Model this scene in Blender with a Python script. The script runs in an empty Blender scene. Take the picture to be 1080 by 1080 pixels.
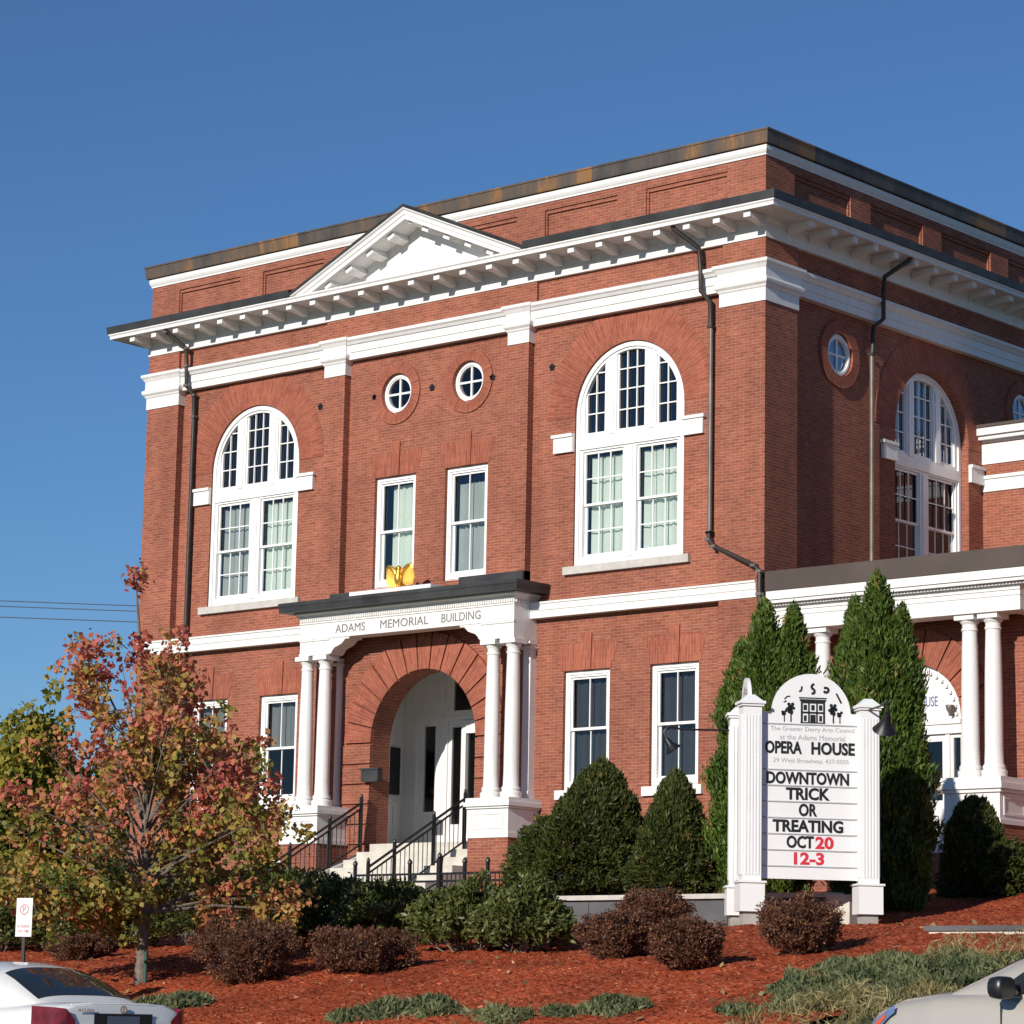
import bpy, bmesh, math, random
import numpy as np
from mathutils import Vector, Matrix
from mathutils.geometry import tessellate_polygon
R = math.radians
rng = np.random.default_rng(7)
random.seed(7)
scn = bpy.context.scene
col = scn.collection

# ------------------------------------------------------------------ camera
CAM = (29.4006, -40.5115, 1.6)
YAW, PITCH, ROLL, FPX = 0.7165, 0.1723, 0.0198, 3037.34
cd = bpy.data.cameras.new('camera'); cam = bpy.data.objects.new('camera', cd); col.objects.link(cam)
cy, sy, cp, sp, cr, sr = math.cos(YAW), math.sin(YAW), math.cos(PITCH), math.sin(PITCH), math.cos(ROLL), math.sin(ROLL)
r_ = Vector((cy, sy, 0)); up_ = Vector((sy*sp, -cy*sp, cp)); fw_ = Vector((-sy*cp, cy*cp, sp))
U_ = r_*cr + up_*sr; V_ = -r_*sr + up_*cr
cam.matrix_world = Matrix(((U_.x, V_.x, -fw_.x, CAM[0]), (U_.y, V_.y, -fw_.y, CAM[1]), (U_.z, V_.z, -fw_.z, CAM[2]), (0, 0, 0, 1)))
cd.sensor_width = 36; cd.lens = 36*FPX/1080; cd.clip_start = 0.5; cd.clip_end = 3000
scn.camera = cam
# ------------------------------------------------------------------ sky, sun, exposure
SUN_AZ, SUN_EL = 7.0, 22.0          # azimuth: degrees from -Y towards +X
w = bpy.data.worlds.new('World'); scn.world = w; w.use_nodes = True
nt = w.node_tree; bg = nt.nodes['Background']
sky = nt.nodes.new('ShaderNodeTexSky'); sky.sky_type = 'NISHITA'; sky.sun_disc = False
sky.sun_elevation = R(SUN_EL); sky.sun_rotation = R(180-SUN_AZ)
sky.air_density = 1.0; sky.dust_density = 0.0; sky.ozone_density = 8.0; sky.altitude = 200
nt.links.new(sky.outputs[0], bg.inputs[0]); bg.inputs[1].default_value = 0.09
sl = bpy.data.lights.new('sun', 'SUN'); so = bpy.data.objects.new('sun', sl); col.objects.link(so)
sl.energy = 4.9; sl.angle = R(0.5); sl.color = (1.0, 0.94, 0.85)
sd = Vector((math.sin(R(SUN_AZ))*math.cos(R(SUN_EL)), -math.cos(R(SUN_AZ))*math.cos(R(SUN_EL)), math.sin(R(SUN_EL))))
so.rotation_euler = sd.to_track_quat('Z', 'Y').to_euler(); so.location = (20, -60, 40)
scn.view_settings.view_transform = 'Standard'; scn.view_settings.look = 'None'
scn.view_settings.exposure = 0.0; scn.view_settings.gamma = 1.0

# ------------------------------------------------------------------ materials
def mat(name, color, rough=0.6, metal=0.0, var=0.0, vscale=3.0, bump=0.0, bscale=40.0, spec=0.5, coat=0.0):
    m = bpy.data.materials.new(name); m.use_nodes = True
    n = m.node_tree.nodes; l = m.node_tree.links; b = n['Principled BSDF']
    b.inputs['Base Color'].default_value = (*color, 1); b.inputs['Roughness'].default_value = rough
    b.inputs['Metallic'].default_value = metal; b.inputs['Specular IOR Level'].default_value = spec
    b.inputs['Coat Weight'].default_value = coat
    if var or bump:
        tc = n.new('ShaderNodeTexCoord')
    if var:
        nz = n.new('ShaderNodeTexNoise'); nz.inputs['Scale'].default_value = vscale; nz.inputs['Detail'].default_value = 6
        l.new(tc.outputs['Object'], nz.inputs['Vector'])
        mx = n.new('ShaderNodeMix'); mx.data_type = 'RGBA'
        lo = tuple(c*(1-var) for c in color); hi = tuple(min(1, c*(1+var)) for c in color)
        mx.inputs[6].default_value = (*lo, 1); mx.inputs[7].default_value = (*hi, 1)
        rp = n.new('ShaderNodeMapRange'); rp.inputs[1].default_value = 0.3; rp.inputs[2].default_value = 0.7
        l.new(nz.outputs[0], rp.inputs[0]); l.new(rp.outputs[0], mx.inputs[0]); l.new(mx.outputs[2], b.inputs['Base Color'])
    if bump:
        nb = n.new('ShaderNodeTexNoise'); nb.inputs['Scale'].default_value = bscale; nb.inputs['Detail'].default_value = 4
        l.new(tc.outputs['Object'], nb.inputs['Vector'])
        bp = n.new('ShaderNodeBump'); bp.inputs['Strength'].default_value = bump; bp.inputs['Distance'].default_value = 0.02
        l.new(nb.outputs[0], bp.inputs['Height']); l.new(bp.outputs[0], b.inputs['Normal'])
    return m

def brick_mat(name, c1, c2, mortar, bw=0.185, rh=0.056, ms=0.005):
    m = bpy.data.materials.new(name); m.use_nodes = True
    n = m.node_tree.nodes; l = m.node_tree.links; b = n['Principled BSDF']
    uv = n.new('ShaderNodeUVMap'); uv.uv_map = 'UVMap'
    bt = n.new('ShaderNodeTexBrick'); bt.inputs['Scale'].default_value = 1.0
    bt.inputs['Brick Width'].default_value = bw; bt.inputs['Row Height'].default_value = rh
    bt.inputs['Mortar Size'].default_value = ms; bt.inputs['Mortar Smooth'].default_value = 0.2
    bt.inputs['Bias'].default_value = 0.0
    bt.inputs['Color1'].default_value = (*c1, 1); bt.inputs['Color2'].default_value = (*c2, 1); bt.inputs['Mortar'].default_value = (*mortar, 1)
    l.new(uv.outputs[0], bt.inputs['Vector'])
    # broad weathering and per-brick blotches
    tc = n.new('ShaderNodeTexCoord')
    n1 = n.new('ShaderNodeTexNoise'); n1.inputs['Scale'].default_value = 0.55; n1.inputs['Detail'].default_value = 7; n1.inputs['Roughness'].default_value = 0.65
    l.new(tc.outputs['Object'], n1.inputs['Vector'])
    n2 = n.new('ShaderNodeTexNoise'); n2.inputs['Scale'].default_value = 9.0; n2.inputs['Detail'].default_value = 3
    mp = n.new('ShaderNodeMapping'); mp.inputs['Scale'].default_value = (0.6, 2.4, 1)
    l.new(uv.outputs[0], mp.inputs['Vector']); l.new(mp.outputs[0], n2.inputs['Vector'])
    r1 = n.new('ShaderNodeMapRange'); r1.inputs[1].default_value = 0.3; r1.inputs[2].default_value = 0.7; r1.inputs[3].default_value = 0.80; r1.inputs[4].default_value = 1.16
    r2 = n.new('ShaderNodeMapRange'); r2.inputs[1].default_value = 0.3; r2.inputs[2].default_value = 0.7; r2.inputs[3].default_value = 0.84; r2.inputs[4].default_value = 1.18
    l.new(n1.outputs[0], r1.inputs[0]); l.new(n2.outputs[0], r2.inputs[0])
    n3 = n.new('ShaderNodeTexNoise'); n3.inputs['Scale'].default_value = 1.0; n3.inputs['Detail'].default_value = 5; n3.inputs['Roughness'].default_value = 0.6
    mp3 = n.new('ShaderNodeMapping'); mp3.inputs['Scale'].default_value = (1.7, 0.16, 1); l.new(uv.outputs[0], mp3.inputs['Vector']); l.new(mp3.outputs[0], n3.inputs['Vector'])
    r3 = n.new('ShaderNodeMapRange'); r3.inputs[1].default_value = 0.32; r3.inputs[2].default_value = 0.68; r3.inputs[3].default_value = 0.86; r3.inputs[4].default_value = 1.10; l.new(n3.outputs[0], r3.inputs[0])
    m3 = n.new('ShaderNodeMath'); m3.operation = 'MULTIPLY'; l.new(r1.outputs[0], m3.inputs[0]); l.new(r3.outputs[0], m3.inputs[1])
    mu = n.new('ShaderNodeMath'); mu.operation = 'MULTIPLY'; l.new(m3.outputs[0], mu.inputs[0]); l.new(r2.outputs[0], mu.inputs[1])
    mx = n.new('ShaderNodeMix'); mx.data_type = 'RGBA'; mx.blend_type = 'MULTIPLY'; mx.inputs[0].default_value = 1
    l.new(bt.outputs['Color'], mx.inputs[6]); l.new(mu.outputs[0], mx.inputs[7]); l.new(mx.outputs[2], b.inputs['Base Color'])
    b.inputs['Roughness'].default_value = 0.85; b.inputs['Specular IOR Level'].default_value = 0.25
    bp = n.new('ShaderNodeBump'); bp.invert = True; bp.inputs['Strength'].default_value = 0.35; bp.inputs['Distance'].default_value = 0.008
    l.new(bt.outputs['Fac'], bp.inputs['Height']); l.new(bp.outputs[0], b.inputs['Normal'])
    return m

def glass_mat(name, tint, gloss=0.1, trans=(0.75, 0.8, 0.8), mul=1.5):
    m = bpy.data.materials.new(name); m.use_nodes = True
    n = m.node_tree.nodes; l = m.node_tree.links
    for x in list(n):
        if x.type != 'OUTPUT_MATERIAL': n.remove(x)
    out = [x for x in n if x.type == 'OUTPUT_MATERIAL'][0]
    tr = n.new('ShaderNodeBsdfTransparent'); tr.inputs[0].default_value = (*trans, 1)
    gl = n.new('ShaderNodeBsdfGlossy'); gl.inputs['Roughness'].default_value = 0.02; gl.inputs[0].default_value = (*tint, 1)
    lw = n.new('ShaderNodeFresnel'); lw.inputs['IOR'].default_value = 1.55
    geo = n.new('ShaderNodeTexCoord'); nz = n.new('ShaderNodeTexNoise'); nz.inputs['Scale'].default_value = 1.3
    l.new(geo.outputs['Object'], nz.inputs['Vector'])
    bp = n.new('ShaderNodeBump'); bp.inputs['Strength'].default_value = 0.05; bp.inputs['Distance'].default_value = 0.05
    l.new(nz.outputs[0], bp.inputs['Height']); l.new(bp.outputs[0], gl.inputs['Normal'])
    ad = n.new('ShaderNodeMath'); ad.operation = 'MULTIPLY_ADD'; ad.inputs[1].default_value = mul; ad.inputs[2].default_value = gloss; ad.use_clamp = True
    l.new(lw.outputs[0], ad.inputs[0])
    mx = n.new('ShaderNodeMixShader'); l.new(ad.outputs[0], mx.inputs[0]); l.new(tr.outputs[0], mx.inputs[1]); l.new(gl.outputs[0], mx.inputs[2])
    l.new(mx.outputs[0], out.inputs[0])
    return m

def leaf_mat(name, stops, rough=0.55, transl=0.25):
    """per-leaf colour out of a ramp driven by the leaf's own random 'tint'"""
    m = bpy.data.materials.new(name); m.use_nodes = True
    n = m.node_tree.nodes; l = m.node_tree.links; b = n['Principled BSDF']; out = [x for x in n if x.type == 'OUTPUT_MATERIAL'][0]
    at = n.new('ShaderNodeAttribute'); at.attribute_name = 'tint'
    rp = n.new('ShaderNodeValToRGB'); e = rp.color_ramp.elements
    while len(e) < len(stops): e.new(0.5)
    for i, (p, c) in enumerate(stops): e[i].position = p; e[i].color = (*c, 1)
    l.new(at.outputs['Fac'], rp.inputs[0]); l.new(rp.outputs[0], b.inputs['Base Color'])
    b.inputs['Roughness'].default_value = rough; b.inputs['Specular IOR Level'].default_value = 0.3
    t = n.new('ShaderNodeBsdfTranslucent'); l.new(rp.outputs[0], t.inputs[0])
    mx = n.new('ShaderNodeMixShader'); mx.inputs[0].default_value = transl
    l.new(b.outputs[0], mx.inputs[1]); l.new(t.outputs[0], mx.inputs[2]); l.new(mx.outputs[0], out.inputs[0])
    return m

M = {}
BR1, BR2, MO = (0.325, 0.103, 0.059), (0.24, 0.071, 0.043), (0.34, 0.19, 0.14)
M['brick'] = brick_mat('red brick', BR1, BR2, MO)
M['arch_brick'] = brick_mat('arch brick', (0.345, 0.105, 0.061), (0.265, 0.073, 0.045), (0.35, 0.155, 0.105), bw=0.30, rh=0.064)
M['white'] = mat('white paint', (0.76, 0.75, 0.73), 0.5, var=0.04, vscale=2.0, bump=0.05, bscale=15)
def paint_mat(name, c):
    m = mat(name, c, 0.5, bump=0.08, bscale=22); n = m.node_tree.nodes; l = m.node_tree.links; b = n['Principled BSDF']
    tc = n.new('ShaderNodeTexCoord'); mp = n.new('ShaderNodeMapping'); mp.inputs['Scale'].default_value = (3.2, 3.2, 0.7); l.new(tc.outputs['Object'], mp.inputs['Vector'])
    a = n.new('ShaderNodeTexNoise'); a.inputs['Scale'].default_value = 1.6; a.inputs['Detail'].default_value = 8; a.inputs['Roughness'].default_value = 0.7; l.new(mp.outputs[0], a.inputs['Vector'])
    r = n.new('ShaderNodeValToRGB'); e = r.color_ramp.elements; e.new(.5)
    for i, (p, k, w_) in enumerate([(.28, .84, .97), (.44, .96, .99), (.62, 1.0, 1.0)]): e[i].position = p; e[i].color = (c[0]*k, c[1]*k*w_, c[2]*k*w_*w_, 1)
    l.new(a.outputs[0], r.inputs[0]); l.new(r.outputs[0], b.inputs['Base Color']); return m
M['white'] = paint_mat('white paint', (0.77, 0.76, 0.74))
M['frame'] = mat('window paint', (0.82, 0.815, 0.80), 0.4, var=0.03, vscale=4.0)
M['stone'] = mat('granite sill', (0.50, 0.47, 0.43), 0.8, var=0.12, vscale=6, bump=0.2)
M['step'] = mat('pale granite', (0.56, 0.52, 0.45), 0.8, var=0.12, vscale=3, bump=0.2)
M['concrete'] = mat('concrete', (0.36, 0.34, 0.31), 0.9, var=0.2, vscale=2.5, bump=0.3)
M['slate'] = mat('grey retaining block', (0.095, 0.095, 0.10), 0.85, var=0.3, vscale=1.5, bump=0.3)
M['dark_metal'] = mat('dark roof metal', (0.055, 0.055, 0.055), 0.5, metal=0.4, var=0.35, vscale=2)
M['brown_metal'] = mat('brown roof edge', (0.075, 0.052, 0.042), 0.55, var=0.15, vscale=1.2)
M['black_iron'] = mat('black iron', (0.012, 0.012, 0.014), 0.45, metal=0.2)
M['pipe_dark'] = mat('dark downspout', (0.045, 0.037, 0.032), 0.5, metal=0.3, var=0.3)
M['pipe_grey'] = mat('grey downspout', (0.17, 0.145, 0.125), 0.5, metal=0.3, var=0.25)
M['wire'] = mat('grey cable', (.10, .11, .13), .6)
M['gold'] = mat('gilded metal', (0.85, 0.50, 0.10), 0.32, metal=0.85, var=0.1)
M['curtain'] = mat('pale curtain', (0.58, 0.635, 0.56), 0.9, var=0.04)
M['curtain_grey'] = mat('grey curtain', (0.34, 0.365, 0.345), 0.9, var=0.06)
M['backing'] = mat('dark blind', (0.085, 0.09, 0.095), 0.9, var=0.1)  # added sheet behind the lower panes, lightens the dark glass to grey
M['glass'] = glass_mat('window glass', (0.85, 0.92, 1.0), 0.06, trans=(0.88, 0.91, 0.90), mul=.9)
M['side_glass'] = glass_mat('side window glass', (0.8, 0.9, 1.0), 0.22, trans=(0.5, 0.52, 0.55))
M['dark_glass'] = glass_mat('dark window glass', (0.95, 0.95, 1.0), 0.02, trans=(0.6, 0.62, 0.64), mul=.8)
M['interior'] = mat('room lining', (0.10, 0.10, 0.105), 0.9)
M['ink'] = mat('black lettering', (0.012, 0.012, 0.013), 0.5)
M['grey_ink'] = mat('grey lettering', (0.42, 0.42, 0.44), 0.5)
M['carved'] = mat('grey inscription', (0.16, 0.155, 0.15), 0.6)
M['red_ink'] = mat('red lettering', (0.62, 0.03, 0.05), 0.5)
M['blue_ink'] = mat('blue lettering', (0.10, 0.13, 0.30), 0.5)
M['sign_white'] = mat('sign panel', (0.78, 0.78, 0.77), 0.35, var=0.02)
M['black'] = mat('black box', (0.015, 0.015, 0.017), 0.35)
M['bark'] = mat('grey bark', (0.16, 0.13, 0.105), 0.9, var=0.35, vscale=14, bump=0.5)
M['twig'] = mat('bare twig', (0.20, 0.165, 0.135), 0.9, var=0.2)
M['stake'] = mat('green stake', (0.02, 0.06, 0.045), 0.6)
M['brass'] = mat('brass', (0.55, 0.40, 0.18), 0.35, metal=0.8)

def copper_mat():
    m = bpy.data.materials.new('weathered copper'); m.use_nodes = True
    n = m.node_tree.nodes; l = m.node_tree.links; b = n['Principled BSDF']
    uv = n.new('ShaderNodeUVMap'); uv.uv_map = 'UVMap'
    mp = n.new('ShaderNodeMapping'); mp.inputs['Scale'].default_value = (0.9, 0.22, 1)
    l.new(uv.outputs[0], mp.inputs['Vector'])
    nz = n.new('ShaderNodeTexNoise'); nz.inputs['Scale'].default_value = 1.3; nz.inputs['Detail'].default_value = 6; nz.inputs['Roughness'].default_value = 0.7
    l.new(mp.outputs[0], nz.inputs['Vector'])
    sx = n.new('ShaderNodeSeparateXYZ'); l.new(uv.outputs[0], sx.inputs[0])
    # sheets about 1.1 m long, each patinated on its own
    dv = n.new('ShaderNodeMath'); dv.operation = 'DIVIDE'; dv.inputs[1].default_value = 1.1; l.new(sx.outputs[0], dv.inputs[0])
    fl = n.new('ShaderNodeMath'); fl.operation = 'FLOOR'; l.new(dv.outputs[0], fl.inputs[0])
    wn = n.new('ShaderNodeTexWhiteNoise'); wn.noise_dimensions = '1D'; l.new(fl.outputs[0], wn.inputs['W'])
    ml = n.new('ShaderNodeMath'); ml.operation = 'MULTIPLY_ADD'; ml.inputs[1].default_value = 0.26; ml.inputs[2].default_value = -0.13
    l.new(wn.outputs[0], ml.inputs[0])
    ad = n.new('ShaderNodeMath'); ad.operation = 'ADD'; l.new(ml.outputs[0], ad.inputs[0]); l.new(nz.outputs[0], ad.inputs[1])
    rp = n.new('ShaderNodeValToRGB'); e = rp.color_ramp.elements
    for i in range(3): e.new(0.5)
    for i, (p, c) in enumerate([(0.34, (0.06, 0.052, 0.047)), (0.46, (0.10, 0.080, 0.067)), (0.54, (0.14, 0.093, 0.060)), (0.62, (0.29, 0.14, 0.045)), (0.76, (0.16, 0.13, 0.105))]):
        e[i].position = p; e[i].color = (*c, 1)
    l.new(ad.outputs[0], rp.inputs[0]); l.new(rp.outputs[0], b.inputs['Base Color'])
    b.inputs['Metallic'].default_value = 0.25; b.inputs['Roughness'].default_value = 0.55
    return m
M['copper'] = copper_mat()

def mulch_mat():
    m = bpy.data.materials.new('red bark mulch'); m.use_nodes = True
    n = m.node_tree.nodes; l = m.node_tree.links; b = n['Principled BSDF']
    tc = n.new('ShaderNodeTexCoord')
    vo = n.new('ShaderNodeTexVoronoi'); vo.inputs['Scale'].default_value = 26; vo.inputs['Randomness'].default_value = 1
    mp = n.new('ShaderNodeMapping'); mp.inputs['Scale'].default_value = (1, 1.7, 1); l.new(tc.outputs['Object'], mp.inputs['Vector']); l.new(mp.outputs[0], vo.inputs['Vector'])
    sp_ = n.new('ShaderNodeSeparateColor'); l.new(vo.outputs['Color'], sp_.inputs[0])
    rp = n.new('ShaderNodeValToRGB'); e = rp.color_ramp.elements; e.new(0.5); e.new(0.8)
    for i, (p, c) in enumerate([(0.0, (0.12, 0.022, 0.010)), (0.35, (0.32, 0.056, 0.021)), (0.8, (0.44, 0.088, 0.033)), (1.0, (0.48, 0.17, 0.09))]): e[i].position = p; e[i].color = (*c, 1)
    l.new(sp_.outputs[0], rp.inputs[0])
    nz = n.new('ShaderNodeTexNoise'); nz.inputs['Scale'].default_value = 0.9; nz.inputs['Detail'].default_value = 6; l.new(tc.outputs['Object'], nz.inputs['Vector'])
    mr = n.new('ShaderNodeMapRange'); mr.inputs[1].default_value = 0.3; mr.inputs[2].default_value = 0.7; mr.inputs[3].default_value = 0.66; mr.inputs[4].default_value = 1.15; l.new(nz.outputs[0], mr.inputs[0])
    mx = n.new('ShaderNodeMix'); mx.data_type = 'RGBA'; mx.blend_type = 'MULTIPLY'; mx.inputs[0].default_value = 1
    l.new(rp.outputs[0], mx.inputs[6]); l.new(mr.outputs[0], mx.inputs[7]); l.new(mx.outputs[2], b.inputs['Base Color'])
    b.inputs['Roughness'].default_value = 0.95; b.inputs['Specular IOR Level'].default_value = 0.1
    bp = n.new('ShaderNodeBump'); bp.inputs['Strength'].default_value = 0.9; bp.inputs['Distance'].default_value = 0.03
    l.new(sp_.outputs[1], bp.inputs['Height']); l.new(bp.outputs[0], b.inputs['Normal'])
    return m
M['mulch'] = mulch_mat()
M['asphalt'] = mat('asphalt', (0.05, 0.05, 0.052), 0.9, var=0.2, vscale=2, bump=0.3, bscale=60)
M['soil'] = mat('grass and soil', (0.075, 0.085, 0.035), 0.95, var=0.4, vscale=1.2, bump=0.4, bscale=30)
M['lf_yew'] = leaf_mat('yew needles', [(0, (0.021, 0.029, 0.006)), (0.5, (0.047, 0.060, 0.011)), (0.85, (0.092, 0.105, 0.021)), (1, (0.18, 0.13, 0.045))], transl=0.15)
M['lf_arb'] = leaf_mat('arborvitae sprays', [(0, (0.026, 0.050, 0.009)), (0.5, (0.068, 0.118, 0.016)), (0.9, (0.145, 0.195, 0.028)), (1, (0.21, 0.15, 0.04))], transl=0.2)
M['lf_maple'] = leaf_mat('autumn maple leaves', [(0, (0.06, 0.09, 0.018)), (0.22, (0.20, 0.20, 0.035)), (0.42, (0.46, 0.32, 0.075)), (0.54, (0.55, 0.21, 0.10)), (0.80, (0.56, 0.14, 0.11)), (1, (0.27, 0.05, 0.05))], transl=0.35)
M['lf_rhodo'] = leaf_mat('rhododendron leaves', [(0, (0.033, 0.043, 0.011)), (0.5, (0.085, 0.103, 0.026)), (1, (0.18, 0.185, 0.06))], rough=0.4, transl=0.15)
M['lf_barb'] = leaf_mat('barberry leaves', [(0, (0.055, 0.024, 0.017)), (0.5, (0.135, 0.056, 0.034)), (0.9, (0.22, 0.105, 0.055)), (1, (0.32, 0.19, 0.06))], transl=0.2)
M['lf_jun'] = leaf_mat('juniper sprays', [(0, (0.06, 0.078, 0.034)), (0.5, (0.125, 0.145, 0.062)), (1, (0.22, 0.215, 0.095))], transl=0.2)
M['lf_dry'] = leaf_mat('dry grass blades', [(0, (0.16, 0.15, 0.05)), (0.5, (0.32, 0.25, 0.11)), (1, (0.42, 0.35, 0.18))], transl=0.3)
M['lf_far'] = leaf_mat('far tree leaves', [(0, (0.045, 0.08, 0.013)), (0.55, (0.15, 0.175, 0.026)), (1, (0.34, 0.27, 0.04))], transl=0.3)
M['lf_pot'] = leaf_mat('pale stems', [(0, (0.2, 0.17, 0.13)), (1, (0.36, 0.33, 0.27))], transl=0.1)
M['chip'] = leaf_mat('loose chips', [(0, (0.20, 0.04, 0.02)), (0.7, (0.50, 0.12, 0.05)), (1, (0.62, 0.36, 0.20))], transl=0.0)

# ------------------------------------------------------------------ helpers
def tag(o, label=None, cat=None, group=None, kind=None):
    if label: o['label'] = label
    if cat: o['category'] = cat
    if group: o['group'] = group
    if kind: o['kind'] = kind
    return o
ORG = {}          # object name -> world origin used for its vertices
def thing(name, loc, label, cat, group=None, rotz=0.0):
    o = bpy.data.objects.new(name, None); o.empty_display_size = 0.3
    col.objects.link(o); o.location = loc; o.rotation_euler = (0, 0, rotz)
    ORG[o.name] = tuple(loc)
    return tag(o, label, cat, group)
class MB:
    def __init__(s): s.v = []; s.f = []; s.uv = []; s.mi = []; s.cur = 0
    def add(s, vs, fs, uvs=None):
        b = len(s.v); s.v += [tuple(p) for p in vs]
        for i, f in enumerate(fs):
            s.f.append(tuple(b+k for k in f)); s.uv.append(uvs[i] if uvs else None); s.mi.append(s.cur)
    def box(s, x0, x1, y0, y1, z0, z1):
        s.add([(x0,y0,z0),(x1,y0,z0),(x1,y1,z0),(x0,y1,z0),(x0,y0,z1),(x1,y0,z1),(x1,y1,z1),(x0,y1,z1)],
              [(0,3,2,1),(4,5,6,7),(0,1,5,4),(1,2,6,5),(2,3,7,6),(3,0,4,7)])
    def boxm(s, F, u0, u1, n0, n1, z0, z1):
        s.add([F(u0,n0,z0),F(u1,n0,z0),F(u1,n1,z0),F(u0,n1,z0),F(u0,n0,z1),F(u1,n0,z1),F(u1,n1,z1),F(u0,n1,z1)],
              [(0,3,2,1),(4,5,6,7),(0,1,5,4),(1,2,6,5),(2,3,7,6),(3,0,4,7)])
    def bar(s, a, b, r, n=6):
        s.tube([a, b], r, n)
    def tube(s, pts, r, n=8):
        pts = [Vector(p) for p in pts]; rs = r if isinstance(r, (list, tuple)) else [r]*len(pts)
        rings = []; prev = None
        for i, p in enumerate(pts):
            d = (pts[min(i+1, len(pts)-1)]-pts[max(i-1, 0)]).normalized()
            if prev is None:
                a = Vector((0, 0, 1)) if abs(d.z) < 0.9 else Vector((1, 0, 0)); x = d.cross(a).normalized()
            else: x = (prev-d*prev.dot(d)).normalized()
            prev = x; y = d.cross(x)
            rings.append([p+(x*math.cos(2*math.pi*k/n)+y*math.sin(2*math.pi*k/n))*rs[i] for k in range(n)])
        vs = [q for rg in rings for q in rg]; fs = []
        for i in range(len(pts)-1):
            for k in range(n):
                k2 = (k+1) % n; fs.append((i*n+k, i*n+k2, (i+1)*n+k2, (i+1)*n+k))
        fs.append(tuple(range(n))[::-1]); fs.append(tuple((len(pts)-1)*n+k for k in range(n)))
        s.add(vs, fs)
    def lathe(s, c, prof, n=20):
        vs = []; fs = []
        for (r, z) in prof:
            for k in range(n): vs.append((c[0]+r*math.cos(2*math.pi*k/n), c[1]+r*math.sin(2*math.pi*k/n), c[2]+z))
        for i in range(len(prof)-1):
            for k in range(n):
                k2 = (k+1) % n; fs.append((i*n+k, i*n+k2, (i+1)*n+k2, (i+1)*n+k))
        fs.append(tuple(range(n))[::-1]); fs.append(tuple((len(prof)-1)*n+k for k in range(n)))
        s.add(vs, fs)
    def poly(s, F, outer, holes, n0, n1, back=False, sides=True, uvf=None):
        """flat outline with holes at depth n1, its edges going back to n0"""
        loops = [outer]+list(holes)
        pts = [p for lp in loops for p in lp]
        tris = tessellate_polygon([[Vector((p[0], p[1], 0)) for p in lp] for lp in loops])
        s.add([F(p[0], n1, p[1]) for p in pts], [tuple(t) for t in tris], [[uvf(pts[k]) for k in t] for t in tris] if uvf else None)
        if back: s.add([F(p[0], n0, p[1]) for p in pts], [tuple(t) for t in tris])
        if sides:
            for lp in loops:
                m = len(lp)
                s.add([F(p[0], n1, p[1]) for p in lp]+[F(p[0], n0, p[1]) for p in lp], [(k, (k+1) % m, m+(k+1) % m, m+k) for k in range(m)])
    def sweep(s, path, prof, closed_prof=True, cap=True):
        """profile of (outward offset, z) along an XY path with mitred corners; outward is to the right of travel"""
        P = [Vector((p[0], p[1])) for p in path]; n = len(P); rows = []
        for i in range(n):
            dirs = []
            if i > 0: dirs.append((P[i]-P[i-1]).normalized())
            if i < n-1: dirs.append((P[i+1]-P[i]).normalized())
            nr = [Vector((d.y, -d.x)) for d in dirs]
            if len(nr) == 2:
                b = (nr[0]+nr[1]); b = b/(b.dot(nr[0]))
            else: b = nr[0]
            rows.append([(P[i].x+b.x*o, P[i].y+b.y*o, z) for (o, z) in prof])
        m = len(prof); vs = [p for r in rows for p in r]; fs = []; uvs = []
        L = [0.0]
        for i in range(1, n): L.append(L[-1]+(P[i]-P[i-1]).length)
        for i in range(n-1):
            for k in range(m if closed_prof else m-1):
                k2 = (k+1) % m
                fs.append((i*m+k, (i+1)*m+k, (i+1)*m+k2, i*m+k2))
                uvs.append([(L[i], prof[k][1]), (L[i+1], prof[k][1]), (L[i+1], prof[k2][1]), (L[i], prof[k2][1])])
        if cap and closed_prof:
            fs.append(tuple(range(m))); uvs.append([(prof[k][0], prof[k][1]) for k in range(m)])
            fs.append(tuple((n-1)*m+k for k in range(m))[::-1]); uvs.append([(prof[k][0], prof[k][1]) for k in range(m)][::-1])
        s.add(vs, fs, uvs)
    def build(s, name, mats, parent=None, local=False, smooth=False, recalc=True):
        o3 = Vector(ORG[parent.name]) if (parent is not None and not local) else Vector((0, 0, 0))
        me = bpy.data.meshes.new(name)
        me.from_pydata([(p[0]-o3.x, p[1]-o3.y, p[2]-o3.z) for p in s.v], [], s.f)
        if not isinstance(mats, (list, tuple)): mats = [mats]
        for m in mats: me.materials.append(m)
        me.polygons.foreach_set('material_index', s.mi)
        uvl = me.uv_layers.new(name='UVMap'); data = []
        for fi, p in enumerate(me.polygons):
            u = s.uv[fi]
            if u is not None:
                for q in u: data += [q[0], q[1]]
            else:
                nz = abs(p.normal.z)
                for vi in p.vertices:
                    q = s.v[vi]
                    if nz > 0.8: data += [q[0], q[1]]
                    else: data += [q[0]+q[1], q[2]]
        uvl.data.foreach_set('uv', data)
        if smooth:
            me.polygons.foreach_set('use_smooth', [True]*len(me.polygons))
        me.update()
        if recalc:
            bm = bmesh.new(); bm.from_mesh(me); bmesh.ops.recalc_face_normals(bm, faces=bm.faces); bm.to_mesh(me); bm.free()
        o = bpy.data.objects.new(name, me); col.objects.link(o)
        if parent is not None:
            o.parent = parent
        ORG[o.name] = tuple(ORG[parent.name]) if (parent is not None and not local) else (0, 0, 0)
        if smooth and hasattr(me, 'set_sharp_from_angle'): me.set_sharp_from_angle(angle=R(40))
        return o
def setorg(o, loc):
    """moves a top-level mesh's origin to its base"""
    me = o.data; v = Vector(loc)
    me.transform(Matrix.Translation(-v)); o.location = v; ORG[o.name] = tuple(loc); return o

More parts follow.
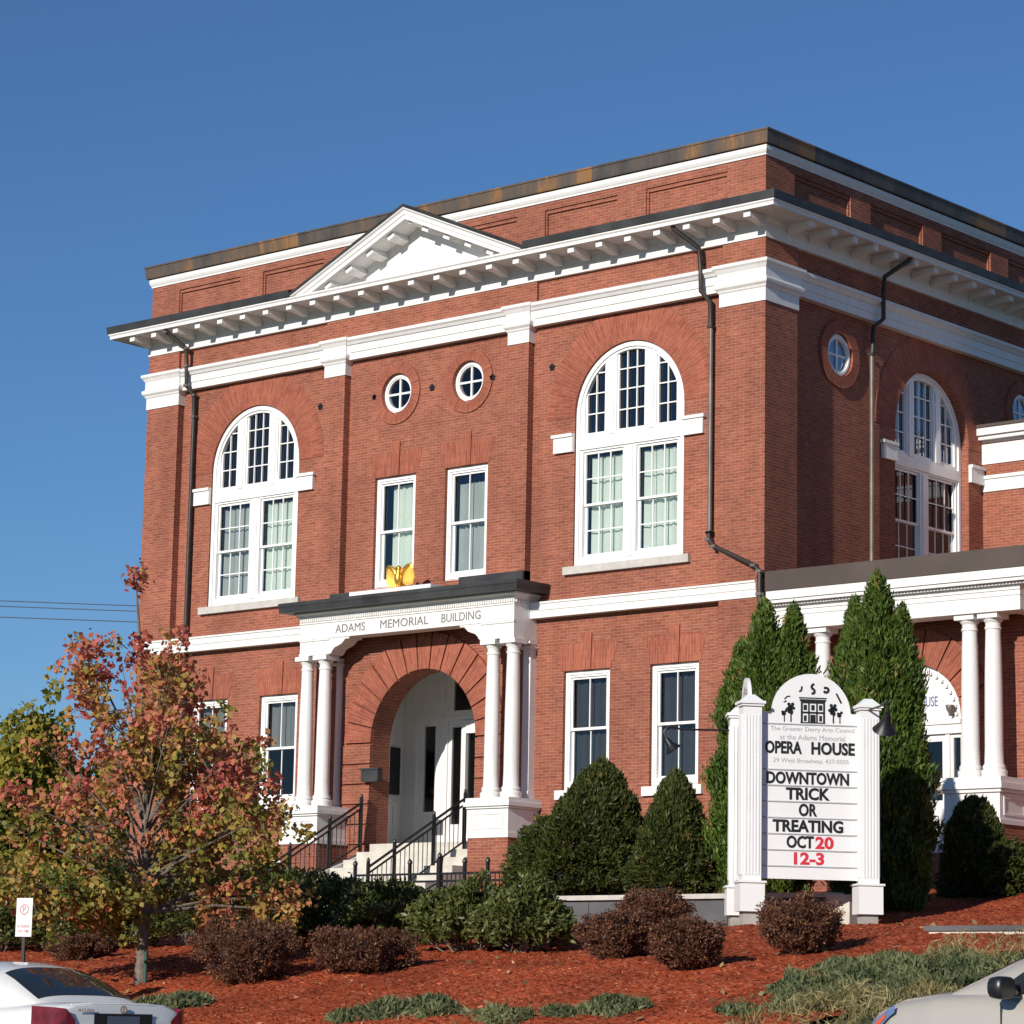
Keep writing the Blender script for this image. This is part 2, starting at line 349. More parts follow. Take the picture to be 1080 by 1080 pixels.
_tc = {}
def text_tris(body, bold=0.0, spacing=1.0):
    k = (body, bold, spacing)
    if k in _tc: return _tc[k]
    cu = bpy.data.curves.new('letters', 'FONT'); cu.body = body; cu.size = 1.0; cu.offset = bold; cu.space_character = spacing; cu.resolution_u = 3
    o = bpy.data.objects.new('letters', cu); col.objects.link(o)
    dg = bpy.context.evaluated_depsgraph_get(); me = bpy.data.meshes.new_from_object(o.evaluated_get(dg))
    vs = np.array([v.co[:] for v in me.vertices]) if len(me.vertices) else np.zeros((0, 3)); fs = [tuple(p.vertices) for p in me.polygons]
    bpy.data.objects.remove(o); bpy.data.curves.remove(cu); bpy.data.meshes.remove(me)
    _tc[k] = (vs, fs); return _tc[k]
def put_text(mb, F, body, u0, u1, z0, z1, n0, n1, bold=0.0, spacing=1.0):
    """lettering fitted into the box u0..u1, z0..z1, raised from n0 to n1"""
    vs, fs = text_tris(body, bold, spacing)
    a = vs[:, :2].min(0); b = vs[:, :2].max(0)
    q = (vs[:, :2]-a)/(b-a)
    uu = u0+q[:, 0]*(u1-u0); zz = z0+q[:, 1]*(z1-z0)
    mb.add([F(uu[i], n1, zz[i]) for i in range(len(uu))], fs)
    from collections import Counter
    c = Counter(); 
    for f in fs:
        for i in range(len(f)):
            c[tuple(sorted((f[i], f[(i+1) % len(f)])))] += 1
    base = [F(uu[i], n1, zz[i]) for i in range(len(uu))]+[F(uu[i], n0, zz[i]) for i in range(len(uu))]
    m = len(uu)
    mb.add(base, [(e[0], e[1], m+e[1], m+e[0]) for e, k in c.items() if k == 1])

# terrain height
PY = [-300,-60,-40,-23.3,-20.4,-20.39,-19.8,-18,-15,-11,-8.2,-7.8,-4.5,-2.5,0,30,300]
PZ = [-.5,-.3,0,.68,.74,.87,.95,1.5,2.1,2.66,2.78,2.9,3.3,3.5,3.6,3.9,4.2]
def gz(x, y): return float(np.interp(y, PY, PZ)+.008*(min(max(x, -30), 40)-12)*min(max(-y/8, 0), 1))
def gzv(x, y): return np.interp(y, PY, PZ)+.008*(np.clip(x, -30, 40)-12)*np.clip(-y/8, 0, 1)

# ------------------------------------------------------------------ ground
def grid(name, xs, ys, zf, m, kind='structure', maskf=None):
    X, Y = np.meshgrid(xs, ys); Z = zf(X, Y)
    nx = len(xs); ny = len(ys)
    v = np.stack([X.ravel(), Y.ravel(), Z.ravel()], 1)
    idx = np.arange(nx*ny).reshape(ny, nx)
    f = np.stack([idx[:-1, :-1].ravel(), idx[:-1, 1:].ravel(), idx[1:, 1:].ravel(), idx[1:, :-1].ravel()], 1)
    if maskf is not None:
        cx = v[f].mean(1); f = f[maskf(cx[:, 0], cx[:, 1])]
        used = np.unique(f); mp = -np.ones(len(v), int); mp[used] = np.arange(len(used)); v = v[used]; f = mp[f]
    me = bpy.data.meshes.new(name)
    me.vertices.add(len(v)); me.vertices.foreach_set('co', v.ravel())
    me.loops.add(f.size); me.loops.foreach_set('vertex_index', f.ravel().astype(np.int32))
    me.polygons.add(len(f)); me.polygons.foreach_set('loop_start', np.arange(0, f.size, 4, dtype=np.int32)); me.polygons.foreach_set('loop_total', np.full(len(f), 4, np.int32))
    me.update(calc_edges=True); me.validate()
    me.materials.append(m); me.polygons.foreach_set('use_smooth', [True]*len(me.polygons))
    o = bpy.data.objects.new(name, me); col.objects.link(o); o['kind'] = kind
    return o
ys = np.unique(np.concatenate([np.array(PY, float), np.arange(-26, 1, .6), np.linspace(-300, 300, 41), [2000., -1500.]]))
xs = np.unique(np.concatenate([np.arange(-20, 26, 1.0), np.linspace(-300, 300, 31), [-2000., 2000.]]))
grid('ground', xs, ys, gzv, M['soil'])
grid('road', np.unique(np.concatenate([np.linspace(-300, 300, 61)])), np.array([-33, -30, -26, -23.3, -20.42]), lambda x, y: gzv(x, y)+.004, M['asphalt'])
kb = MB()
for i in range(-60, 60, 4):
    kb.box(i+.01, i+3.99, -20.40, -20.24, gz(i+2, -20.5)-.3, gz(i+2, -20.3)+.02)
o = kb.build('kerb', M['concrete']); o['kind'] = 'structure'
def fbm(x, y, s=1.0, seed=0):
    r = np.zeros_like(x); g = np.random.default_rng(seed)
    for k in range(14):
        a = g.uniform(0, 6.28); fq = s*g.uniform(0.6, 6); ph = g.uniform(0, 6.28)
        r = r+np.sin((x*np.cos(a)+y*np.sin(a))*fq+ph)/fq**0.8
    return r*0.3
def mulch_h(x, y):
    g = np.random.default_rng(3)
    return gzv(x, y)+.07+0.05*fbm(x, y, 1.0, 2)+g.normal(0, .010, x.shape)
def mulch_mask(x, y):
    e = 0.35*np.sin(x*1.1)+0.2*np.sin(x*2.7+1)
    lo = -18.75+e*.6
    return (y > lo) & (((y < -8.0) & (x > -8+e) & (x < 13.2+.5*np.sin(y*1.7))) | ((y > -13.5) & (y < -1.2) & (x > -1+e*.3) & (x < 13.9)))
grid('mulch_bed', np.arange(-8.5, 14.2, .055), np.arange(-19.2, -1.1, .055), mulch_h, M['mulch'], maskf=mulch_mask)

# ------------------------------------------------------------------ town hall
RW = 0.17
X0 = -16.32; XC = -8.16; DEP = 24.0
def Ff(u, n, z): return (u, RW-n, z)          # front wall, n outward
def Fs(u, n, z): return (-RW+n, u, z)         # right side wall
HALL = thing('town_hall', (XC, 6.0, 3.6), 'two storey red brick memorial hall with white columned portico and pediment', 'building')
def arch_loop(cx, r, z0, zs, n=28):
    return [(cx-r, z0), (cx+r, z0)]+[(cx+r*math.cos(math.pi*k/n), zs+r*math.sin(math.pi*k/n)) for k in range(n+1)]
def circ(cx, cz, r, n=32): return [(cx+r*math.cos(2*math.pi*k/n), cz+r*math.sin(2*math.pi*k/n)) for k in range(n)]
def rect(u0, u1, z0, z1): return [(u0, z0), (u1, z0), (u1, z1), (u0, z1)]
LW = [(-4.683, -3.580), (-2.6465, -1.5436)]; LW += [(2*XC-b, 2*XC-a) for a, b in LW]
LZ = (5.653, 7.853)
AW = [-3.213, 2*XC+3.213]; AR = 1.291; AZ0, AZS = 9.80, 12.648
CW = [(-7.7694, -6.6655), (2*XC+6.6655, 2*XC+7.7694)]; CZ = (9.80, 12.02)
RO = [-7.2096, 2*XC+7.2096]; RZ = 13.69; RR = 0.40
BW = (-12.70, -11.70, 4.0, 4.55)
PX = XC; PR = 1.37; PZS = 6.75; PZ0 = 4.77
holes = [rect(a, b, *LZ) for a, b in LW]+[arch_loop(c, AR, AZ0, AZS) for c in AW]+[rect(a, b, *CZ) for a, b in CW]+[circ(c, RZ, RR) for c in RO]
holes += [rect(*BW), arch_loop(PX, PR, PZ0, PZS)]
b = MB(); b.poly(Ff, rect(X0, -RW, 3.2, 14.6), holes, -0.30, 0.0)
b.build('brick_wall', M['brick'], HALL)
SY = 5.70
b = MB(); sh = [arch_loop(SY, AR, AZ0, AZS), circ(2.53, RZ, RR), circ(8.99, RZ, RR), arch_loop(SY+7.2, AR, AZ0, AZS)]
b.poly(Fs, rect(RW, DEP, 3.2, 14.6), sh, -0.30, 0.0)
b.build('brick_wall', M['brick'], HALL)
b = MB(); b.box(X0, X0+.3, .31, DEP, 3.2, 16.2); b.box(X0+.31, -RW, DEP-.3, DEP, 3.2, 16.2)
b.build('brick_wall', M['brick'], HALL)
# upper brick between architrave and cornice, and the parapet
b = MB(); b.sweep([(X0, DEP), (X0, 0), (0, 0), (0, DEP)], [(-.06, 14.55), (-.06, 15.70), (-.35, 15.70), (-.35, 14.55)])
b.box(XC-2.80, XC+2.80, 0.0, .05, 14.9, 15.40)
b.box(-.95, 0.0, 0.0, .05, 14.9, 15.40); b.box(X0, X0+.95, 0.0, .05, 14.9, 15.40); b.box(-.05, 0.0, .05, .99, 14.9, 15.40)
b.build('frieze_wall', M['brick'], HALL)
FP = lambda u, n, z: (u, 0.01-n, z)
SP_ = lambda u, n, z: (-.01+n, u, z)
pans = [(-2.74, -.86), (-5.20, -3.42)]; pans += [(2*XC-bb, 2*XC-a) for a, bb in pans]+[(-7.9, -5.9)]
spn = [(.9+2.46*k, 2.7+2.46*k) for k in range(6)]
b = MB()
for F, lo, hi, pp in ((FP, X0+.01, -.0135, pans), (SP_, .0135, DEP, spn)):
    b.poly(F, rect(lo, hi, 15.7, 16.93), [rect(a, c, 16.16, 16.74) for a, c in pp], -.03, 0.0)
    for a, c in pp:
        b.poly(F, rect(a-.01, c+.01, 16.15, 16.75), [rect(a+.04, c-.04, 16.2, 16.665)], -.07, -.031)
        b.poly(F, rect(a, c, 16.17, 16.70), [], 0, -.068, sides=False)
b.build('parapet', M['brick'], HALL)
path = [(X0, DEP), (X0, 0), (0, 0), (0, DEP)]
b = MB(); b.sweep(path, [(-.2, 16.89), (.012, 16.89), (.012, 16.92), (.03, 16.945), (.05, 16.99), (.05, 17.065), (-.2, 17.07)])
b.build('parapet_trim', M['white'], HALL)
b = MB(); b.sweep(path, [(-.3, 17.085), (.10, 17.085), (.105, 17.11), (.125, 17.315), (.14, 17.315), (.14, 17.35), (-.3, 17.38)])
b.build('copper_coping', M['copper'], HALL)
b = MB(); b.box(X0+.2, -.2, .2, DEP-.2, 16.85, 16.92); b.build('flat_roof', M['dark_metal'], HALL)
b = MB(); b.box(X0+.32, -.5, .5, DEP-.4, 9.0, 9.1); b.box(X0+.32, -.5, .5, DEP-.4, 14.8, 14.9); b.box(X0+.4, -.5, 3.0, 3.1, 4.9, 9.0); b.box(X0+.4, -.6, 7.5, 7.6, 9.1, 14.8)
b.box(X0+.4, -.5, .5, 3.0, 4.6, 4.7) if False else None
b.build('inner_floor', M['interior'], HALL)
# pilasters
for (a, c) in ((X0, X0+.98), (XC-2.80, XC-2.25), (XC+2.22, XC+2.62), (-.99, 0)):
    pass
for nm, (a, c) in (('l', (X0, X0+.98)), ('cl', (XC-2.80, XC-2.25)), ('cr', (XC+2.12, XC+2.62))):
    b = MB(); b.box(a, c, 0, RW+.02, 3.2, 14.6); b.build('pilaster', M['brick'], HALL)
b = MB(); b.box(-.99, 0, 0, RW+.02, 3.2, 14.6); b.box(-RW-.02, 0, RW+.02, .99, 3.2, 14.6); b.build('corner_pilaster', M['brick'], HALL)
# architrave with capitals
b = MB()
b.sweep(path, [(-.2, 14.50), (-.02, 14.50), (-.02, 14.64), (.0, 14.645), (.0, 14.79), (.03, 14.80), (.06, 14.85), (.095, 14.88), (.095, 14.94), (-.2, 14.96)])
b.build('architrave', M['white'], HALL)
capprof = [(-.3, 14.20), (.02, 14.20), (.02, 14.44), (.04, 14.46), (.05, 14.49), (.09, 14.53), (.10, 14.57), (.10, 14.60), (.045, 14.64), (.045, 14.80), (.06, 14.82), (.09, 14.87), (.12, 14.90), (.12, 14.955), (-.3, 14.975)]
def capital(pts):
    b = MB(); b.sweep(pts, capprof); return b.build('capital', M['white'], HALL)
capital([(X0, 1.0), (X0, 0), (X0+.98, 0), (X0+.98, .4)])
capital([(XC-2.80, .4), (XC-2.80, 0), (XC-2.25, 0), (XC-2.25, .4)])
capital([(XC+2.12, .4), (XC+2.12, 0), (XC+2.62, 0), (XC+2.62, .4)])
capital([(-.99, .4), (-.99, 0), (0, 0), (0, .99), (-.4, .99)])
# cornice
b = MB()
b.sweep(path, [(-.1, 15.37), (.02, 15.37), (.02, 15.66), (.05, 15.68), (.07, 15.735), (.57, 15.735), (.57, 15.725), (.61, 15.725), (.61, 15.785), (.635, 15.81), (.635, 15.835), (-.1, 15.84)])
COR = b.build('cornice', M['white'], HALL)
gut = [(-.05, 15.842), (.655, 15.842), (.675, 15.985), (.645, 15.995), (-.05, 16.16)]
b = MB(); b.sweep([(X0, DEP), (X0, 0), (-8.31-3.13, 0)], gut); b.build('eave_gutter', M['dark_metal'], HALL)
b = MB(); b.sweep([(-8.31+3.13, 0), (0, 0), (0, DEP)], gut); b.build('eave_gutter', M['dark_metal'], HALL)
b = MB(); b.sweep([(-8.31-3.13, 0), (-8.31+3.13, 0)], [(-.05, 15.842), (.62, 15.842), (.62, 15.85), (-.05, 15.87)]); b.build('pediment_base', M['white'], HALL)
modp = [(.03, 15.733), (.54, 15.733), (.54, 15.615), (.50, 15.605), (.38, 15.60), (.25, 15.585), (.14, 15.56), (.03, 15.55)]
def modillion(F, u, w=.15):
    b = MB(); m = len(modp)
    b.add([F(u-w/2, a, z) for a, z in modp]+[F(u+w/2, a, z) for a, z in modp], [tuple(range(m)), tuple(range(m, 2*m))[::-1]]+[(k, (k+1) % m, m+(k+1) % m, m+k) for k in range(m)])
    return b
F0 = lambda u, n, z: (u, -n, z); S0 = lambda u, n, z: (n, u, z)
for k in range(25):
    modillion(F0, -.02-.678*k).build('modillion', M['white'], COR)
for k in range(1, 22):
    modillion(S0, .02+.678*k).build('modillion', M['white'], COR)
# pediment
PC = -8.31; PA, PB = PC-3.10, PC+3.10; PT = 17.19; PZB = 15.845
b = MB()
b.add([F0(PA+.2, .05, PZB), F0(PB-.2, .05, PZB), F0(PC, .05, PT-.12)], [(0, 1, 2)])
b.add([F0(PC-1.15, .07, PZB+.20), F0(PC+1.15, .07, PZB+.20), F0(PC, .07, PZB+.72)], [(0, 1, 2)])
b.build('tympanum', M['white'], HALL)
sl_ = (PT-PZB)/(PC-PA); ang = math.atan(sl_)
b = MB(); c = MB(); modd = []
for sgn in (-1, 1):
    e = Vector((sgn*math.cos(ang), -math.sin(ang)))       # from apex down
    nrm = Vector((sgn*math.sin(ang), math.cos(ang)))
    Ln = (PC-PA)/math.cos(ang)
    def Q(t, h, n):        # t along slope, h perpendicular (up), n outward
        p = Vector((PC, PT))+e*t+nrm*h; return F0(p.x, n, p.y)
    pr = [(.03, -.30), (.03, -.20), (.52, -.20), (.52, -.21), (.60, -.21), (.60, -.13), (.62, -.12), (.62, -.05), (.66, -.02), (.66, 0), (.03, 0)]
    m = len(pr)
    t0 = lambda h: -h*math.tan(ang)*1.0
    vs = [Q(-h*math.tan(ang), h, n) for n, h in pr]+[Q(Ln+(.0 if h < -.0 else 0), h, n) for n, h in pr]
    # clip the lower end level with the cornice top
    vs2 = []
    for n, h in pr:
        t = ((PT-PZB)+h*math.cos(ang))/math.sin(ang); vs2.append(Q(max(t, .05), h, n))
    vs = vs[:m]+vs2
    b.add(vs, [(k, (k+1) % m, m+(k+1) % m, m+k) for k in range(m)]+[tuple(range(m)), tuple(range(m, 2*m))])
    pr2 = [(-.3, .004), (.66, .004), (.675, .06), (-.3, .07)]
    vs = [Q(-h*math.tan(ang), h, n) for n, h in pr2]+[Q(((PT-PZB)+h*math.cos(ang))/math.sin(ang), h, n) for n, h in pr2]
    c.add(vs, [(k, (k+1) % 4, 4+(k+1) % 4, 4+k) for k in range(4)]+[(0, 1, 2, 3), (4, 5, 6, 7)])
    for t in ([.0] if sgn < 0 else [])+[.62, 1.24, 1.86, 2.48]:
        d = MB()
        for (n0, n1, h0, h1) in ((.06, .50, -.33, -.205),):
            vs = [Q(t-.09, h0-.0, n0), Q(t+.09, h0, n0), Q(t+.09, h0+.02, n1), Q(t-.09, h0+.02, n1), Q(t-.09, h1, n0), Q(t+.09, h1, n0), Q(t+.09, h1, n1), Q(t-.09, h1, n1)]
            d.add(vs, [(0, 3, 2, 1), (4, 5, 6, 7), (0, 1, 5, 4), (1, 2, 6, 5), (2, 3, 7, 6), (3, 0, 4, 7)])
        modd.append(d)
PED = b.build('raking_cornice', M['white'], HALL)
for d in modd: d.build('modillion', M['white'], PED)
c.build('pediment_roof', M['dark_metal'], HALL)
# belt course
b = MB(); b.sweep([(X0, 3), (X0, 0), (XC-2.6, 0)], [(-.3, 8.87), (.02, 8.87), (.02, 9.0), (.035, 9.01), (.035, 9.12), (.06, 9.13), (.06, 9.165), (-.3, 9.17)])
b.build('belt_course', M['white'], HALL); b = MB()
b.sweep([(XC+2.6, 0), (-.16, 0)], [(-.3, 8.87), (.02, 8.87), (.02, 9.0), (.035, 9.01), (.035, 9.12), (.06, 9.13), (.06, 9.165), (-.3, 9.17)])
b.build('belt_course', M['white'], HALL)

# --- windows
def sash(mb, F, u0, u1, z0, z1, n, cols, rows, rail=.05, mt=.021, dep=.035):
    mb.poly(F, rect(u0, u1, z0, z1), [rect(u0+rail, u1-rail, z0+rail, z1-rail)], n-dep, n, back=True)
    for k in range(1, cols):
        x = u0+rail+(u1-u0-2*rail)*k/cols; mb.boxm(F, x-mt/2, x+mt/2, n-dep*.8, n-.004, z0+rail, z1-rail)
    for k in range(1, rows):
        z = z0+rail+(z1-z0-2*rail)*k/rows; mb.boxm(F, u0+rail, u1-rail, n-dep*.8, n-.007, z-mt/2, z+mt/2)
def curtain(F, u0, u1, z0, z1, n, m, parent, seed=0, shape='curtain'):
    b = MB(); g = np.random.default_rng(seed); N = 40; us = np.linspace(u0, u1, N); ph = g.uniform(0, 6)
    dd = .018*np.sin(us*38+ph)+.012*np.sin(us*61+ph*2)
    b.add([F(us[i], n+dd[i], z1) for i in range(N)]+[F(us[i], n+dd[i], z0) for i in range(N)], [(i, i+1, N+i+1, N+i) for i in range(N-1)])
    return b.build(shape, m, parent, smooth=True, recalc=False)
def rect_window(F, u0, u1, z0, z1, parent, glass, n=-.07, sill='white', cur=None, seed=0):
    b = MB(); cs = .115
    b.poly(F, rect(u0+.004, u1-.004, z0+.004, z1-.004), [rect(u0+cs, u1-cs, z0+cs+.03, z1-cs)], n-.10, n)
    b.poly(F, rect(u0+.03, u1-.03, z0+.03, z1-.03), [rect(u0+.075, u1-.075, z0+.1, z1-.075)], n, n+.018)
    zm = (z0+z1)/2+.03
    sash(b, F, u0+cs-.01, u1-cs+.01, zm-.03, z1-cs+.01, n-.03, 2, 1)
    sash(b, F, u0+cs-.01, u1-cs+.01, z0+cs+.02, zm+.02, n-.075, 2, 1, rail=.055)
    w = b.build('window', M['frame'], parent)
    g = MB(); g.poly(F, rect(u0+cs, u1-cs, z0+cs, z1-cs), [], 0, n-.09, sides=False); g.build('pane', glass, w)
    if sill == 'white':
        s = MB(); s.boxm(F, u0-.12, u1+.12, -.15, .07, z0-.17, z0-.003); s.build('sill', M['white'], w)
    if cur:
        a0, a1, c0, c1, mm = cur; curtain(F, u0+a0, u1-a1, z0+c0, z1-c1, n-.19, mm, w, seed)
    return w
for i, (a, c) in enumerate(LW):
    w = rect_window(Ff, a, c, *LZ, HALL, M['dark_glass'], cur=(.10, .10, 1.15, .1, M['curtain_grey']) if i in (2, 3) else (.1, .1, .1, .1, M['backing']), seed=i)  # right bay: added grey sheets instead of curtains, to lighten the panes
rect_window(Ff, *CW[0], *CZ, HALL, M['glass'], sill=None, cur=(.18, .1, .1, .30, M['curtain_grey']), seed=11)
rect_window(Ff, *CW[1], *CZ, HALL, M['glass'], sill=None, cur=(.28, .1, .1, .16, M['curtain']), seed=12)
b = MB(); b.poly(Ff, rect(*BW), [rect(BW[0]+.07, BW[1]-.07, BW[2]+.07, BW[3]-.07)], -.12, -.05); b.boxm(Ff, -12.22, -12.18, -.12, -.055, BW[2], BW[3])
w = b.build('basement_window', M['frame'], HALL); g = MB(); g.poly(Ff, rect(*BW), [], 0, -.1, sides=False); g.build('pane', M['dark_glass'], w)

def arch_window(F, cx, parent, glass, n, curt, seed, low=None):
    b = MB(); ri = AR-.15
    def upper(u0, u1, z0):
        pts = [(u0, z0), (u1, z0)]; N = 10
        for k in range(N+1):
            u = u1+(u0-u1)*k/N; pts.append((u, AZS+math.sqrt(max(ri*ri-u*u, 0.0001))))
        return [(cx+p[0], p[1]) for p in pts]
    def hw(z): return ri if z <= AZS else math.sqrt(max(ri*ri-(z-AZS)**2, 0))
    lows = [rect(cx-1.12, cx-.145, 9.965, 11.96), rect(cx+.145, cx+1.12, 9.965, 11.96)]
    ups = [upper(-.34, .34, 12.27), upper(-1.09, -.60, 12.27), upper(.60, 1.09, 12.27)]
    out = [(cx-AR+.004, AZ0+.004), (cx+AR-.004, AZ0+.004)]+[(cx+(AR-.004)*math.cos(math.pi*k/28), AZS+(AR-.004)*math.sin(math.pi*k/28)) for k in range(29)]
    b.poly(F, out, lows+ups, n-.10, n)
    # raised outer moulding and mullion boards
    N = 28; ring = [((AR-.02)*math.cos(math.pi*k/N), (AR-.02)*math.sin(math.pi*k/N), (AR-.10)*math.cos(math.pi*k/N), (AR-.10)*math.sin(math.pi*k/N)) for k in range(N+1)]
    for k in range(N):
        p, q = ring[k], ring[k+1]
        vs = []
        for nn in (n, n+.03):
            vs += [F(cx+p[0], nn, AZS+p[1]), F(cx+q[0], nn, AZS+q[1]), F(cx+q[2], nn, AZS+q[3]), F(cx+p[2], nn, AZS+p[3])]
        b.add(vs, [(4, 5, 6, 7), (0, 1, 5, 4), (1, 2, 6, 5), (2, 3, 7, 6), (3, 0, 4, 7)])
    for s_ in (-1, 1):
        u = s_*(AR-.06); b.boxm(F, cx+u-.04, cx+u+.04, n, n+.03, AZ0+.01, AZS)
        u = s_*.47; zt = AZS+math.sqrt(ri*ri-.53**2)-.02; b.boxm(F, cx+u-.075, cx+u+.075, n, n+.022, 12.24, zt)
    b.boxm(F, cx-.07, cx+.07, n, n+.022, AZ0+.1, 11.95)
    b.boxm(F, cx-AR+.1, cx+AR-.1, n, n+.03, 12.0, 12.20)
    mt = .023
    for (u0, u1, cs) in ((-.34, .34, 3), (-1.09, -.60, 2), (.60, 1.09, 2)):
        # sash border
        for e in (u0+.02, u1-.02):
            zt = AZS+math.sqrt(max(ri*ri-e*e, .0001)); b.boxm(F, cx+e-.02, cx+e+.02, n-.075, n-.03, 12.27, zt)
        b.boxm(F, cx+u0+.04, cx+u1-.04, n-.075, n-.03, 12.27, 12.315)
        for k in range(1, cs):
            x = u0+(u1-u0)*k/cs; zt = AZS+math.sqrt(max(ri*ri-x*x, .0001)); b.boxm(F, cx+x-mt/2, cx+x+mt/2, n-.07, n-.035, 12.31, zt)
        for k in range(1, 4):
            z = 12.29+.385*k; h = hw(z+mt/2)
            a0, a1 = max(u0, -h), min(u1, h)
            if a1-a0 > .04: b.boxm(F, cx+a0, cx+a1, n-.068, n-.038, z-mt/2, z+mt/2)
    for s_ in (-1, 1):
        a, c = sorted((s_*1.12, s_*.145)); zm = 10.96
        sash(b, F, cx+a+.005, cx+c-.005, zm-.03, 11.955, n-.03, 3, 2, rail=.045)
        sash(b, F, cx+a+.005, cx+c-.005, 9.97, zm+.015, n-.07, 3, 2, rail=.055)
    w = b.build('arched_window', M['frame'], parent)
    g = MB(); g.poly(F, arch_loop(cx, AR-.05, 12.10, AZS), [], 0, n-.088, sides=False); g.build('pane', glass, w)
    g = MB(); g.poly(F, rect(cx-AR+.05, cx+AR-.05, AZ0+.05, 12.099), [], 0, n-.088, sides=False); g.build('pane', low or glass, w)
    s = MB(); s.boxm(F, cx-1.47, cx+1.47, -.2, .09, AZ0-.15, AZ0-.003); s.build('sill', M['stone'], w)
    for s_ in (-1, 1):
        im = MB()
        a, c = sorted((cx+s_*(AR+.003), cx+s_*1.76)); im.boxm(F, a, c, -.05, .07, 11.98, 12.27)
        a, c = sorted((cx+s_*(AR+.003), cx+s_*1.80)); im.boxm(F, a, c, -.05, .10, 12.27, 12.33)
        im.build('impost', M['white'], w)
    for j, (s_, mm) in enumerate(curt):
        if mm is None: continue
        a, c = sorted((cx+s_*1.12, cx+s_*.145)); curtain(F, a+.06, c+.03, 9.9, 11.87, n-.19, mm, w, seed+j)
    return w
arch_window(Ff, AW[0], HALL, M['glass'], -.05, [(-1, M['curtain']), (1, M['curtain'])], 21)
arch_window(Ff, AW[1], HALL, M['glass'], -.05, [(-1, M['curtain_grey']), (1, M['curtain'])], 31)  # left sash: its shade is put into the curtain's grey colour
arch_window(Fs, SY, HALL, M['side_glass'], -.19, [], 41, M['dark_glass'])
arch_window(Fs, SY+7.2, HALL, M['side_glass'], -.19, [], 51, M['dark_glass'])
def round_window(F, cx, parent, n, gl='dark_glass'):
    b = MB(); b.poly(F, circ(cx, RZ, RR-.004), [circ(cx, RZ, RR-.10)], n-.1, n); b.poly(F, circ(cx, RZ, RR-.03), [circ(cx, RZ, RR-.075)], n, n+.02)
    b.boxm(F, cx-.02, cx+.02, n-.06, n-.02, RZ-RR+.09, RZ+RR-.09); b.boxm(F, cx-RR+.09, cx+RR-.09, n-.06, n-.024, RZ-.02, RZ+.02)
    w = b.build('round_window', M['frame'], parent)
    g = MB(); g.poly(F, circ(cx, RZ, RR-.09), [], 0, n-.05, sides=False); g.build('pane', M[gl], w)
    ring = MB(); N = 32; r0, r1 = RR+.004, .63
    for k in range(N):
        a0, a1 = 2*math.pi*k/N, 2*math.pi*(k+1)/N; vs = []; 
        for nn in (0, .05 if F is Fs else .03):
            vs += [F(cx+r0*math.cos(a0), nn, RZ+r0*math.sin(a0)), F(cx+r0*math.cos(a1), nn, RZ+r0*math.sin(a1)), F(cx+r1*math.cos(a1), nn, RZ+r1*math.sin(a1)), F(cx+r1*math.cos(a0), nn, RZ+r1*math.sin(a0))]
        uv = [[(r0, a0*.52), (r0, a1*.52), (r1, a1*.52), (r1, a0*.52)]]*5
        ring.add(vs, [(4, 5, 6, 7), (0, 1, 5, 4), (1, 2, 6, 5), (2, 3, 7, 6), (3, 0, 4, 7)], uv)
    ring.build('brick_ring', M['arch_brick'], w)
for c in RO: round_window(Ff, c, HALL, -.06)
round_window(Fs, 2.53, HALL, -.01, 'side_glass'); round_window(Fs, 8.99, HALL, -.01, 'side_glass')
# radial brick arches over the big windows, flat arches over the others
def brick_arch(F, cx, r0, r1, zs, n1=.012):
    b = MB(); N = 36
    for k in range(N):
        a0, a1 = math.pi*k/N, math.pi*(k+1)/N
        vs = [F(cx+r0*math.cos(a0), n1, zs+r0*math.sin(a0)), F(cx+r0*math.cos(a1), n1, zs+r0*math.sin(a1)), F(cx+r1*math.cos(a1), n1, zs+r1*math.sin(a1)), F(cx+r1*math.cos(a0), n1, zs+r1*math.sin(a0))]
        vs += [F(cx+r1*math.cos(a1), 0, zs+r1*math.sin(a1)), F(cx+r1*math.cos(a0), 0, zs+r1*math.sin(a0)), F(cx+r0*math.cos(a1), 0, zs+r0*math.sin(a1)), F(cx+r0*math.cos(a0), 0, zs+r0*math.sin(a0))]
        q = [(r0-.02, a0*1.55), (r0-.02, a1*1.55), (r1-.02, a1*1.55), (r1-.02, a0*1.55)]
        b.add(vs, [(0, 1, 2, 3), (3, 2, 4, 5), (0, 1, 6, 7)], [q, q, q])
    return b.build('brick_arch', M['arch_brick'], HALL)
for F, c in ((Ff, AW[0]), (Ff, AW[1]), (Fs, SY), (Fs, SY+7.2)): brick_arch(F, c, AR+.003, 1.98, AZS)
def flat_arch(F, u0, u1, z, h=.50):
    b = MB(); n1 = .008; s_ = .17; um = (u0+u1)/2; k = .11
    def trap(a0, a1, b0, b1, z0, z1, nn):
        vs = [F(a0, nn, z0), F(a1, nn, z0), F(b1, nn, z1), F(b0, nn, z1), F(a0, 0, z0), F(a1, 0, z0), F(b1, 0, z1), F(b0, 0, z1)]
        q = [(0.005, a0), (0.005, a1), (z1-z0, b1), (z1-z0, b0)]
        b.add(vs, [(0, 1, 2, 3), (0, 1, 5, 4), (1, 2, 6, 5), (2, 3, 7, 6), (3, 0, 4, 7)], [q]*5)
    trap(u0-.04, um-k, u0-s_, um-k-.02, z+.004, z+h, n1); trap(um+k, u1+.04, um+k+.02, u1+s_, z+.004, z+h, n1)
    trap(um-k+.003, um+k-.003, um-k-.017, um+k+.017, z+.004, z+h+.18, .03)
    return b.build('flat_arch', M['arch_brick'], HALL)
for a, c in LW: flat_arch(Ff, a, c, LZ[1])
for a, c in CW: flat_arch(Ff, a, c, CZ[1])
